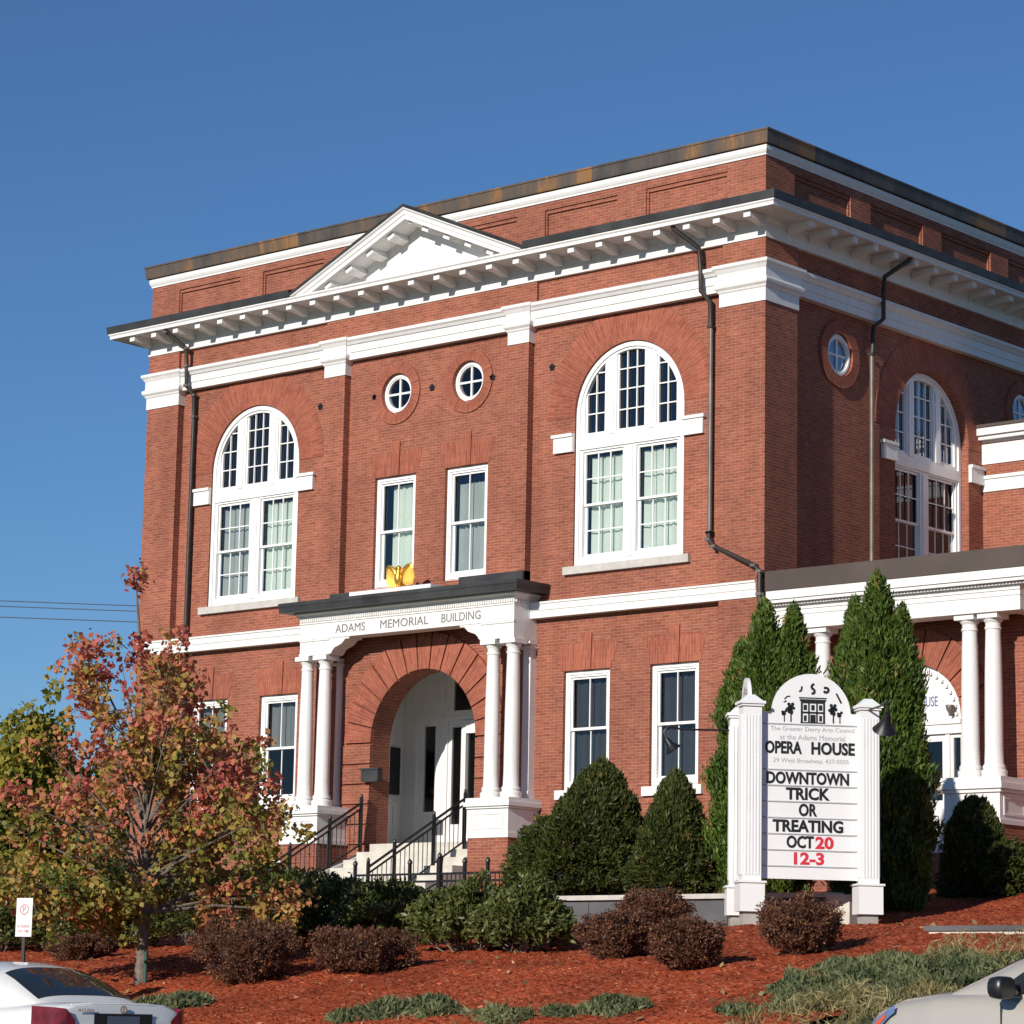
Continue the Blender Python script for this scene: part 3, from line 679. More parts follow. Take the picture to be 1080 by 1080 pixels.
for u in (-5.08, -6.58, -8.16, -9.72, -11.24+.0):
    b = MB(); N = 5; pts = []
    for k in range(10):
        rr = .075 if k % 2 == 0 else .05; a = math.pi/2+math.pi*k/5; pts.append((u+rr*math.cos(a), 13.68+rr*math.sin(a)))
    b.poly(Ff, pts, [], 0, .03); b.lathe((u, RW-.03, 13.68), [(.02, 0), (.02, .01)], 6)
    b.build('star_anchor', M['black_iron'], HALL)
# downspouts
def pipe(pts1, pts2, F):
    b = MB(); b.tube([F(*p) for p in pts1], .046, 10); b.cur = 1
    if pts2: b.tube([F(*p) for p in pts2], .043, 10); b.cur = 0
    for p in (pts2 or pts1)[:]:
        q = F(*p); b.box(q[0]-.055, q[0]+.055, q[1]-.055, q[1]+.055, q[2]-.025, q[2]+.025)
    return b.build('downspout', [M['pipe_dark'], M['pipe_grey']], HALL, smooth=True)
pipe([(-1.74, .70, 15.86), (-1.70, .66, 15.68), (-1.40, .30, 15.36), (-1.38, .26, 14.98), (-1.36, .27, 14.55), (-1.26, .12, 14.36), (-1.26, .10, 13.9)], [(-1.26, .09, 13.9), (-1.26, .09, 10.12)], Ff)
pipe([(-1.26, .09, 10.14), (-1.26, .12, 10.0), (-1.12, .14, 9.86), (-.16, .25, 9.42), (-.02, .27, 9.3), (-.02, .27, 8.9), (-.02, .27, 3.6)], None, Ff)
pipe([(-15.30, .70, 15.86), (-15.26, .66, 15.68), (-15.02, .30, 15.36), (-15.02, .27, 14.98), (-15.0, .27, 14.55), (-14.92, .12, 14.36), (-14.92, .10, 13.9), (-14.92, .10, 3.7)], None, Ff)
pipe([(3.96, .70, 15.86), (3.9, .66, 15.68), (3.62, .30, 15.36), (3.62, .27, 14.98), (3.62, .27, 14.55), (3.52, .12, 14.40), (3.50, .10, 13.85)], [(3.50, .09, 13.87), (3.48, .09, 9.3)], Fs)

# --- portico
def P0(u, n, z): return (XC+u, RW-n, z)
# rusticated arch blocks
b = MB(); N = 15
for k in range(N):
    a0 = math.pi*k/N+.010; a1 = math.pi*(k+1)/N-.010; r0, r1 = PR+.002, 2.08; sub = 3
    for j in range(sub):
        c0, c1 = a0+(a1-a0)*j/sub, a0+(a1-a0)*(j+1)/sub
        vs = []
        for nn in (.0, .06):
            vs += [P0(r0*math.cos(c0), nn, PZS+r0*math.sin(c0)), P0(r0*math.cos(c1), nn, PZS+r0*math.sin(c1)), P0(r1*math.cos(c1), nn, PZS+r1*math.sin(c1)), P0(r1*math.cos(c0), nn, PZS+r1*math.sin(c0))]
        q = [(r0, c0*1.7), (r0, c1*1.7), (r1, c1*1.7), (r1, c0*1.7)]
        fs = [(4, 5, 6, 7), (0, 1, 5, 4), (2, 3, 7, 6)]
        if j == 0: fs.append((3, 0, 4, 7))
        if j == sub-1: fs.append((1, 2, 6, 5))
        b.add(vs, fs, [q]*len(fs))
b.build('voussoir_arch', M['arch_brick'], HALL)
for s_ in (-1, 1):
    b = MB(); a, c = sorted((s_*(PR+.004), s_*2.09)); b.boxm(P0, a, c, 0, .008, 4.785, PZS-.014)
    z = 4.79
    while z < PZS-.1:
        z2 = min(z+.36, PZS-.012); a, c = sorted((s_*(PR+.002), s_*2.10)); b.boxm(P0, a, c, 0, .06, z, z2); z = z2+.032
    b.build('rusticated_jamb', M['brick'], HALL)
# columns, half pilasters, pedestals
colprof = [(.20, 0), (.20, .06), (.205, .07), (.205, .11), (.17, .13), (.165, .15), (.180, .16), (.175, .20), (.150, .23), (.143, .5), (.142, 1.0), (.137, 1.7), (.127, 2.3), (.118, 2.66), (.118, 2.68), (.133, 2.69), (.133, 2.72), (.118, 2.73), (.118, 2.80), (.15, 2.84), (.162, 2.87)]
CZ0 = 5.50
for u in (-2.69, -2.20, 2.20, 2.69):
    b = MB(); b.lathe((XC+u, -.35, CZ0), colprof, 28); o = b.build('portico_column', M['white'], HALL, smooth=True)
    b = MB(); b.box(XC+u-.185, XC+u+.185, -.35-.185, -.35+.185, CZ0+2.872, CZ0+2.96); b.build('abacus', M['white'], o)
for s_ in (-1, 1):
    a, c = sorted((s_*2.22, s_*2.80)); b = MB(); b.boxm(P0, a, c, 0, .16, 5.50, 8.46); a, c = sorted((s_*2.20, s_*2.82)); b.boxm(P0, a, c, 0, .19, 5.50, 5.66); b.boxm(P0, a, c, 0, .19, 8.30, 8.36); b.boxm(P0, a, c, 0, .21, 8.40, 8.46)
    b.build('portico_pilaster', M['white'], HALL)
    x0, x1 = sorted((XC+s_*1.96, XC+s_*2.94))
    b = MB(); b.box(x0, x1, -.70, RW, 3.2, 4.76); pd = b.build('pedestal', M['brick'], HALL)
    b = MB(); b.box(x0+.01, x1-.01, -.69, RW+.01, 4.762, 5.30); b.box(x0-.02, x1+.02, -.72, RW+.01, 4.763, 4.85)
    b.box(x0-.03, x1+.03, -.73, RW+.01, 5.303, 5.34); b.box(x0-.07, x1+.07, -.77, RW+.01, 5.342, 5.42); b.box(x0-.04, x1+.04, -.74, RW+.01, 5.422, 5.498)
    b.poly(F0, rect(x0+.14, x1-.14, 4.93, 5.22), [rect(x0+.17, x1-.17, 4.96, 5.19)], .69, .704)
    b.build('pedestal_cap', M['white'], pd)
# entablature: front board with the raised middle soffit and scroll brackets
EZ0, EZ1, EY = 8.47, 9.20, -.48
EF = lambda u, n, z: (XC+u, EY-n, z)
half = [(2.80, EZ0), (2.80, EZ1)]
low = [(1.98, EZ0), (1.93, 8.50), (1.90, 8.55), (1.84, 8.60), (1.74, 8.63), (1.66, 8.66), (1.60, 8.71), (1.56, 8.75), (1.46, 8.75), (1.44, 8.79)]
outl = [(2.80, EZ1), (-2.80, EZ1), (-2.80, EZ0)]+[(-a, z) for a, z in low]+[(a, z) for a, z in low[::-1]]+[(2.80, EZ0)]
b = MB(); b.poly(EF, outl, [], -.36, 0.0, back=True)
for s_ in (-1, 1):
    a, c = sorted((s_*2.50, s_*2.80)); b.box(XC+a, XC+c, -.11, RW-.001, EZ0, EZ1)
    a, c = sorted((s_*1.99, s_*2.80)); b.boxm(EF, a-.012, c+.012, 0.001, .012, EZ0+.003, 8.52); b.boxm(EF, a-.008, c+.008, .001, .02, 8.755, 8.785)
b.boxm(EF, -1.99, 1.99, .001, .015, 8.80, 8.82) if False else None
b.boxm(EF, -2.815, 2.815, .001, .016, 8.79, 8.815); b.boxm(EF, -2.815, 2.815, .001, .02, 9.10, 9.13)
ENT = b.build('entablature', M['white'], HALL)
b = MB(); b.sweep([(XC-2.80, RW), (XC-2.80, EY), (XC+2.80, EY), (XC+2.80, RW)], [(-.3, 9.201), (.02, 9.201), (.03, 9.24), (.06, 9.27), (.10, 9.29), (.10, 9.32), (-.3, 9.33)])
b.build('portico_cornice', M['white'], HALL)
b = MB(); b.boxm(EF, -2.812, 2.812, .0005, .012, 9.139, 9.197)
for k in range(96):
    u = -2.79+5.58*(k+.5)/96; b.boxm(EF, u-.017, u+.017, .001, .035, 9.14, 9.196)
for s_ in (-1, 1):
    for k in range(9):
        y = EY+.04+.065*k
        a, c = sorted((s_*2.801, s_*2.835)); b.box(XC+a, XC+c, y-.017, y+.017, 9.14, 9.196)
b.build('dentil_band', M['white'], HALL)
b = MB(); b.sweep([(XC-2.80, RW), (XC-2.80, EY), (XC+2.80, EY), (XC+2.80, RW)], [(-.4, 9.325), (.31, 9.325), (.32, 9.42), (.33, 9.45), (.33, 9.51), (.25, 9.53), (-.4, 9.60)])
b.box(XC-2.45, XC-1.1, -.05, RW+.02, 9.50, 9.74); b.box(XC+1.0, XC+2.62, -.05, RW+.02, 9.50, 9.80); b.box(XC-2.5, XC+2.5, -.3, RW, 9.5, 9.59)
b.build('portico_roof', M['dark_metal'], HALL)
b = MB(); b.box(XC-1.35, XC+.80, -.62, -.28, 9.535, 9.625); b.build('roof_ledge', M['white'], HALL)
for t_, a, c in (('ADAMS', -1.83, -1.03), ('MEMORIAL', -.62, .64), ('BUILDING', .98, 1.97)):
    b = MB(); put_text(b, EF, t_, a, c, 8.875, 9.04, 0.0, .006, 0); b.build('inscription', M['carved'], ENT)
# vestibule
VY = 2.2
b = MB(); arcp = [(PX+PR*math.cos(math.pi*k/24), PZS+PR*math.sin(math.pi*k/24)) for k in range(25)]
lp = [(PX-PR, PZ0), (PX+PR, PZ0)]+arcp
vs = [(p[0], RW+.30, p[1]) for p in lp]+[(p[0], RW+.50, p[1]) for p in lp]; m = len(lp)
b.add(vs, [(k, (k+1) % m, m+(k+1) % m, m+k) for k in range(m)]); b.build('arch_reveal', M['brick'], HALL)
b = MB(); b.box(-10.75, -5.4, RW+.51, VY+.2, 8.42, 8.5); b.box(-10.75, -10.60, RW+.51, VY, 4.77, 8.42); b.box(-5.55, -5.4, RW+.51, VY, 4.77, 8.42)
b.poly(lambda u, n, z: (u, RW+.505-n, z), rect(-10.6, -5.55, 4.77, 8.42), [[(p[0], p[1]) for p in lp]], 0, -.004, sides=False)
SV = lambda u, n, z: (-10.60+n, u, z)
b.poly(SV, rect(.9, 2.0, 5.0, 5.72), [rect(.97, 1.93, 5.07, 5.65)], .001, .02); b.boxm(SV, .68, 2.19, .001, .03, 5.74, 5.80)
b.build('vestibule_wall', M['white'], HALL)
FV = lambda u, n, z: (u, VY-n, z)
b = MB()
dholes = [rect(-10.02, -9.72, 5.55, 7.27), rect(-9.27, -9.02, 5.28, 7.22), rect(-8.86, -8.40, 5.55, 7.08), rect(-8.10, -7.64, 5.55, 7.08), rect(-7.48, -7.23, 5.28, 7.22), rect(-9.24, -7.1, 7.55, 8.2), rect(-6.75, -6.45, 5.55, 7.27)]
b.poly(FV, rect(-10.6, -5.55, 4.77, 8.42), dholes, -.06, 0.0)
b.boxm(FV, -10.6, -9.5, .001, .03, 7.42, 7.50); b.poly(FV, rect(-10.45, -9.45, 7.62, 8.22), [rect(-10.36, -9.54, 7.71, 8.13)], .001, .02)
for a, c in ((-9.42, -9.36), (-7.1, -7.04), (-10.3, -10.2)): b.boxm(FV, a, c, .001, .035, 4.78, 7.40)
b.boxm(FV, -9.36, -7.1, .001, .04, 7.36, 7.43)
b.poly(FV, rect(-9.99, -9.75, 4.92, 5.42), [rect(-9.95, -9.79, 4.96, 5.38)], .001, .015)
DW = b.build('door_wall', M['white'], HALL)
b = MB()
for k, (a, c) in enumerate(((-8.98, -8.29), (-8.24, -7.54))):
    b.poly(FV, rect(a, c, 4.80, 7.33), [rect(a+.12, c-.11, 5.55, 7.08)], .001, .045)
    b.poly(FV, rect(a+.12, c-.12, 4.95, 5.36), [rect(a+.16, c-.16, 4.99, 5.32)], .045, .058)
DR = b.build('entrance_door', M['white'], HALL)
b = MB()
for a in (-8.34, -8.14):
    b.boxm(FV, a-.02, a+.02, .045, .06, 5.75, 6.0); b.tube([FV(a, .06, 5.78), FV(a, .09, 5.8), FV(a, .09, 5.96), FV(a, .06, 5.98)], .012, 6)
b.build('door_handle', M['brass'], DR)
b = MB(); b.poly(FV, rect(-10.1, -6.4, 5.2, 8.25), [], 0, -.03, sides=False); b.build('door_glass', M['dark_glass'], DW)
b = MB(); b.box(-10.75, -5.4, RW+.3, VY+.5, 4.55, 4.768); b.build('vestibule_floor', M['step'], HALL)
# dark lobby behind the doors
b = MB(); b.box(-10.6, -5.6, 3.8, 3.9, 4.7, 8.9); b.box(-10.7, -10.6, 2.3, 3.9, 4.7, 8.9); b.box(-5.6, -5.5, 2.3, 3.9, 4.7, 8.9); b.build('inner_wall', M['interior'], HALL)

# steps
ST = thing('stone_steps', (XC, -1.4, 3.5), 'flight of pale granite steps up to the arched entrance', 'steps')
for k in range(7):
    b = MB(); y1 = RW+.29 if k == 0 else .02-.36*(k-1)-.003; y0 = .02-.36*k
    b.box(-9.38, -6.24, y0, .0 if False else (RW+.299 if k == 0 else y1), 3.2, 4.77-.17*k-(.004 if k else 0)); b.build('step', M['step'], ST)
b = MB()
b.add([(-9.62, .0, 3.2), (-9.40, .0, 3.2), (-9.40, -2.9, 3.2), (-9.62, -2.9, 3.2), (-9.62, .0, 4.60), (-9.40, .0, 4.60), (-9.40, -2.5, 3.72), (-9.62, -2.5, 3.72), (-9.40, -2.9, 3.66), (-9.62, -2.9, 3.66)],
      [(4, 5, 6, 7), (7, 6, 8, 9), (9, 8, 2, 3), (0, 4, 7, 9, 3), (1, 2, 8, 6, 5), (0, 1, 5, 4)]); b.build('cheek_wall', M['step'], ST)
def handrail(x, label, ybot, slope=.55):
    y0, z0 = -.12, 5.56
    T = thing('handrail', (x, -1.4, 3.6), label, 'handrail', 'iron handrails beside the entrance steps')
    z = lambda y: z0+(y-y0)*slope
    b = MB(); b.bar((x, y0, z0), (x, ybot, z(ybot)), .026, 8); b.bar((x, y0, z0-.11), (x, ybot, z(ybot)-.11), .02, 6); b.build('top_rail', M['black_iron'], T)
    b = MB(); b.bar((x, y0, z0-.80), (x, ybot, z(ybot)-.80), .018, 6); b.build('bottom_rail', M['black_iron'], T)
    b = MB(); y = y0-.06
    while y > ybot:
        b.bar((x, y, z(y)-.10), (x, y, z(y)-.80), .009, 5); y -= .12
    b.build('pickets', M['black_iron'], T)
    for y in (y0, y0-.85, y0-1.9, ybot):
        b = MB(); b.box(x-.025, x+.025, y-.025, y+.025, max(3.45, z(y)-1.05), z(y)+.10); b.lathe((x, y, z(y)+.10), [(.02, 0), (.035, .02), (.03, .05), (.005, .08)], 8); b.build('post', M['black_iron'], T)
    return T
handrail(-9.50, 'black iron handrail on the left of the steps, in front of the left columns', -2.55)
handrail(-6.80, 'black iron handrail on the right of the steps, crossing the white doors', -2.70)
# low fence with a braced gate
FE = thing('iron_fence', (-4.6, -3.5, 3.4), 'low black iron fence with a braced gate behind the hedge', 'fence')
fy = -3.5
for x in (-6.35, -5.03, -4.33, -3.75, -3.22, -2.30, -1.6):
    b = MB(); t = 4.22 if x == -4.33 else 4.12; ww = .038 if x == -4.33 else .024; b.box(x-ww, x+ww, fy-ww, fy+ww, 3.2, t); b.lathe((x, fy, t), [(.03, 0), (.045, .02), (.04, .06), (.005, .10)], 8); b.build('post', M['black_iron'], FE)
b = MB()
for z in (3.95, 3.82, 3.52): b.box(-6.35, -1.6, fy-.018, fy+.018, z-.018, z+.018)
b.bar((-5.0, fy, 3.52), (-4.36, fy, 3.80), .015, 6); b.bar((-5.0, fy, 3.80), (-4.36, fy, 3.52), .015, 6)
b.build('rails', M['black_iron'], FE)
for x, xe in ((-6.25, -5.03), (-4.25, -1.6)):
    b = MB()
    while x < xe:
        b.bar((x, fy, 3.5), (x, fy, 3.97), .010, 5); x += .10
    b.build('pickets', M['black_iron'], FE)
# eagle on the portico roof ledge
b = MB(); ex, ey, ez = -8.36, -.45, 9.625
b.lathe((ex, ey, ez), [(.10, 0), (.12, .03), (.07, .05), (.05, .08), (.075, .14), (.085, .20), (.072, .28), (.055, .33), (.05, .36), (.06, .39), (.05, .43), (.015, .455)], 12)
b.tube([(ex, ey-.04, ez+.40), (ex+.01, ey-.09, ez+.40), (ex+.015, ey-.12, ez+.37)], [.025, .018, .004], 6)
for s_ in (-1, 1):
    cv = [(.06, .27), (.11, .345), (.17, .40), (.23, .44), (.285, .455), (.325, .42), (.345, .36)]
    b.tube([(ex+s_*a, ey+.02, ez+z) for a, z in cv], [.045, .05, .048, .042, .034, .026, .012], 8)
    for k in range(11):
        f = k/10; a = .08+.26*f; zt = float(np.interp(a, [c[0] for c in cv], [c[1] for c in cv])); zb_ = .10-.05*math.sin(f*2.4)
        b.tube([(ex+s_*a, ey+.03, ez+zt), (ex+s_*(a+.012), ey+.055, ez+(zt+zb_)/2), (ex+s_*(a*.95+.01), ey+.04, ez+zb_)], [.022, .024, .006], 6)
b.tube([(ex, ey+.06, ez+.15), (ex, ey+.12, ez+.03)], [.06, .08], 8)
o = b.build('eagle_statue', M['gold'], None, smooth=True); setorg(o, (ex, ey, ez)); tag(o, 'small gilded eagle with raised wings standing on the portico roof', 'statue')
# notice board and mail box
b = MB(); b.boxm(SV, 1.1, 2.05, .002, .07, 5.90, 6.85); nb = b.build('notice_board', M['black']); setorg(nb, (-10.6, 1.55, 5.9)); tag(nb, 'black framed notice board on the white wall inside the arch', 'notice board')
b = MB(); b.boxm(SV, 1.3, 1.5, .071, .075, 6.0, 6.1); b.build('paper_note', M['white'], nb, local=False)
for ch in nb.children: pass
b = MB(); b.boxm(lambda u, n, z: (u, RW-.0-n, z), -9.62, -9.18, .065, .20, 5.98, 6.20); b.boxm(lambda u, n, z: (u, RW-n, z), -9.64, -9.16, .065, .22, 6.205, 6.24)
mbx = b.build('wall_mailbox', M['dark_metal']); setorg(mbx, (-9.4, .1, 5.98)); tag(mbx, 'small dark metal box fixed on the brick beside the entrance arch', 'mailbox')

# ------------------------------------------------------------------ right wing
WING = thing('opera_house_wing', (4.0, 4.0, 3.7), 'one storey brick wing with white columned side porch right of the hall', 'building')
LYW = 1.0
FW = lambda u, n, z: (u, LYW-n, z)
ACX, AR2, AZ2 = 2.45, .95, 6.66
b = MB(); b.poly(FW, rect(-.165, 14, 3.2, 8.9), [arch_loop(ACX, AR2, 4.4, AZ2)], -.3, 0.0); b.build('brick_wall', M['brick'], WING)
b = MB(); b.poly(lambda u, n, z: (u, 7.5-n, z), rect(-.165, 14, 8.6, 13.1), [], 0, 0, sides=False); b.box(13.7, 14, 1.01, 16, 3.2, 9.0); b.box(13.7, 14, 7.51, 16, 9, 13.1); b.box(-.16, 14, 15.8, 16, 3.2, 13)
b.build('upper_wall', M['brick'], WING)
W75 = lambda u, n, z: (u, 7.5-n, z)
b = MB()
b.boxm(W75, -.16, 14, .001, .03, 12.40, 12.80); b.boxm(W75, -.16, 14, .001, .05, 12.83, 12.87); b.boxm(W75, -.16, 14, .001, .16, 12.873, 12.95); b.boxm(W75, -.16, 14, .001, .22, 12.953, 13.10)
b.boxm(W75, -.16, 14, .001, .03, 11.85, 12.10); b.boxm(W75, -.16, 14, .001, .06, 12.102, 12.17)
b.build('white_bands', M['white'], WING)
b = MB(); b.box(-.16, 14.2, 7.25, 16, 13.103, 13.16); b.box(-.16, 14.2, .0, 7.49, 9.20, 9.255); b.box(.03, 14.2, -.02, .05, 8.955, 9.30); b.build('wing_roof', M['brown_metal'], WING)
b = MB(); b.box(.04, 14.2, .0, .6, 8.80, 8.952); b.box(.06, 14.2, .03, .6, 8.74, 8.797); b.box(.10, 14.1, .12, .6, 8.70, 8.738)
for k in range(170):
    x = .12+k*.066
    if x < 8: b.box(x, x+.035, .10, .118, 8.70, 8.736)
b.box(.05, 5.02, .20, .64, 8.28, 8.698); b.box(.045, 5.03, .185, .199, 8.53, 8.56); b.box(.045, 5.03, .18, .199, 8.62, 8.66); b.box(.045, 5.03, .185, .199, 8.28, 8.33)
b.box(.05, .35, .64, .999, 8.28, 8.698); b.box(4.7, 5.02, .64, .999, 8.28, 8.698); b.box(5.03, 14, .9, .999, 8.28, 8.698)
b.build('entablature', M['white'], WING)
cp2 = [(.21, 0), (.21, .06), (.215, .08), (.215, .12), (.18, .14), (.19, .16), (.185, .20), (.16, .23), (.152, .5), (.15, 1.0), (.145, 1.6), (.135, 2.1), (.126, 2.42), (.126, 2.45), (.14, 2.46), (.14, 2.49), (.126, 2.50), (.126, 2.56), (.16, 2.60), (.172, 2.63)]
for x in (.50, .96, 3.92, 4.37):
    b = MB(); b.lathe((x, .42, 5.56), cp2, 28); o = b.build('porch_column', M['white'], WING, smooth=True)
    b = MB(); b.box(x-.19, x+.19, .42-.19, .42+.19, 8.192, 8.278); b.build('abacus', M['white'], o)
for (a, c) in ((.12, 1.28), (3.60, 4.68)):
    b = MB(); b.box(a, c, .08, .999, 3.2, 4.78); pd = b.build('pedestal', M['brick'], WING)
    b = MB(); b.box(a+.01, c-.01, .09, .998, 4.782, 5.30); b.box(a-.02, c+.02, .06, .998, 4.783, 4.86); b.box(a-.03, c+.03, .05, .998, 5.303, 5.36); b.box(a-.07, c+.07, .01, .998, 5.362, 5.46); b.box(a-.04, c+.04, .04, .998, 5.462, 5.558)
    b.poly(lambda u, n, z: (c-.01+n, u, z), rect(.2, .88, 4.93, 5.24), [rect(.24, .84, 4.97, 5.20)], .001, .014)
    b.build('pedestal_cap', M['white'], pd)
# fan door
b = MB()
b.poly(FW, arch_loop(ACX, AR2-.004, AZ2, AZ2+.001), [], -.12, -.03)
b.boxm(FW, ACX-AR2+.004, ACX+AR2-.004, -.12, .02, 6.40, AZ2-.002); b.boxm(FW, ACX-AR2+.004, ACX+AR2-.004, -.12, .05, 6.56, 6.64)
b.poly(FW, rect(ACX-AR2+.004, ACX+AR2-.004, 4.4, 6.39), [rect(2.54, 2.98, 5.28, 6.28), rect(1.92, 2.36, 5.28, 6.28), rect(3.20, 3.34, 5.28, 6.33), rect(1.56, 1.70, 5.28, 6.33)], -.12, -.04)
for a, c in ((3.06, 3.14), (1.76, 1.84)): b.boxm(FW, a, c, -.04, -.01, 4.4, 6.39)
N = 20
for k in range(N):
    a = math.pi*(k+.5)/N; r = AR2-.11
    b.boxm(FW, ACX+r*math.cos(a)-.025, ACX+r*math.cos(a)+.025, -.03, .02, AZ2+r*math.sin(a)-.025, AZ2+r*math.sin(a)+.025)
FD = b.build('fanlight_door', M['white'], WING)
b = MB(); b.poly(FW, rect(1.5, 3.4, 5.2, 6.36), [], 0, -.08, sides=False); b.build('door_glass', M['dark_glass'], FD)
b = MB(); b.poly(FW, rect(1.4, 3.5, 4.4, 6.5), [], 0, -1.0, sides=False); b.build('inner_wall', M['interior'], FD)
b = MB(); put_text(b, FW, 'OPERA HOUSE', 1.92, 2.90, 6.88, 7.05, -.03, -.02); b.build('lettering', M['blue_ink'], FD)
# voussoirs over the fan
b = MB(); N = 9
for k in range(N):
    a0 = math.pi*k/N+.012; a1 = math.pi*(k+1)/N-.012; r0, r1 = AR2+.003, 1.55
    for j in range(3):
        c0, c1 = a0+(a1-a0)*j/3, a0+(a1-a0)*(j+1)/3; vs = []
        for nn in (0, .05): vs += [FW(ACX+r0*math.cos(c0), nn, AZ2+r0*math.sin(c0)), FW(ACX+r0*math.cos(c1), nn, AZ2+r0*math.sin(c1)), FW(ACX+r1*math.cos(c1), nn, AZ2+r1*math.sin(c1)), FW(ACX+r1*math.cos(c0), nn, AZ2+r1*math.sin(c0))]
        q = [(r0, c0*1.3), (r0, c1*1.3), (r1, c1*1.3), (r1, c0*1.3)]
        b.add(vs, [(4, 5, 6, 7), (0, 1, 5, 4), (1, 2, 6, 5), (2, 3, 7, 6), (3, 0, 4, 7)], [q]*5)
b.build('voussoir_arch', M['arch_brick'], WING)
b = MB(); q = FW(3.22, .10, 6.76); b.lathe(q, [(.02, -.08), (.03, -.02), (.06, .03), (.075, .10), (.07, .11), (.01, .08)], 12); b.box(q[0]-.02, q[0]+.02, q[1], LYW-.002, q[2]-.06, q[2]-.03)
o = b.build('porch_floodlight', M['pipe_grey'], None, smooth=True); setorg(o, (q[0], LYW, q[2]-.08)); tag(o, 'small grey floodlight at the end of the arched door transom', 'floodlight')

# ------------------------------------------------------------------ opera house sign
SA = Vector((6.85, -9.73)); E1 = Vector((.643, .766)); N1 = Vector((.766, -.643)); E2 = Vector((-.669, .743)); N2 = Vector((-.743, -.669))
SIGN = thing('marquee_sign', (6.85, -9.0, 2.75), 'white V shaped opera house sign with changeable black letters on posts', 'sign')
def FS1(u, n, z): p = SA+E1*u+N1*n; return (p.x, p.y, z)
def FS2(u, n, z): p = SA+E2*u+N2*n; return (p.x, p.y, z)
def post(F, u):
    b = MB(); hw = .125
    b.boxm(F, u-hw, u+hw, -hw, hw, 3.37, 5.66)
    for k in range(5):
        for s_ in (-1, 1):
            x = u-.085+.0425*k
            b.boxm(F, x-.012, x+.012, s_*(hw+.003)-.004, s_*(hw+.003)+.004, 3.45, 5.55)
            b.boxm(F, u+s_*(hw+.009)-.008, u+s_*(hw+.009)+.008, -.085+.0425*k-.012, -.085+.0425*k+.012, 3.45, 5.55)
    o = b.build('sign_post', M['sign_white'], SIGN)
    b = MB(); b.boxm(F, u-.165, u+.165, -.165, .165, 2.97, 3.34); b.boxm(F, u-.185, u+.185, -.185, .185, 3.342, 3.37); b.build('post_base', M['sign_white'], o)
    b = MB()
    b.boxm(F, u-.15, u+.15, -.15, .15, 5.662, 5.69); b.boxm(F, u-.17, u+.17, -.17, .17, 5.692, 5.73)
    q = [F(u-.14, -.14, 5.732), F(u+.14, -.14, 5.732), F(u+.14, .14, 5.732), F(u-.14, .14, 5.732), F(u-.05, -.05, 5.82), F(u+.05, -.05, 5.82), F(u+.05, .05, 5.82), F(u-.05, .05, 5.82)]
    b.add(q, [(0, 3, 2, 1), (4, 5, 6, 7), (0, 1, 5, 4), (1, 2, 6, 5), (2, 3, 7, 6), (3, 0, 4, 7)]); b.build('post_cap', M['sign_white'], o)
    b = MB(); b.boxm(F, u-.11, u+.11, -.11, .11, 2.3, 2.968); b.build('footing', M['concrete'], o)
post(FS1, 0); post(FS1, 1.60); post(FS2, 1.60)
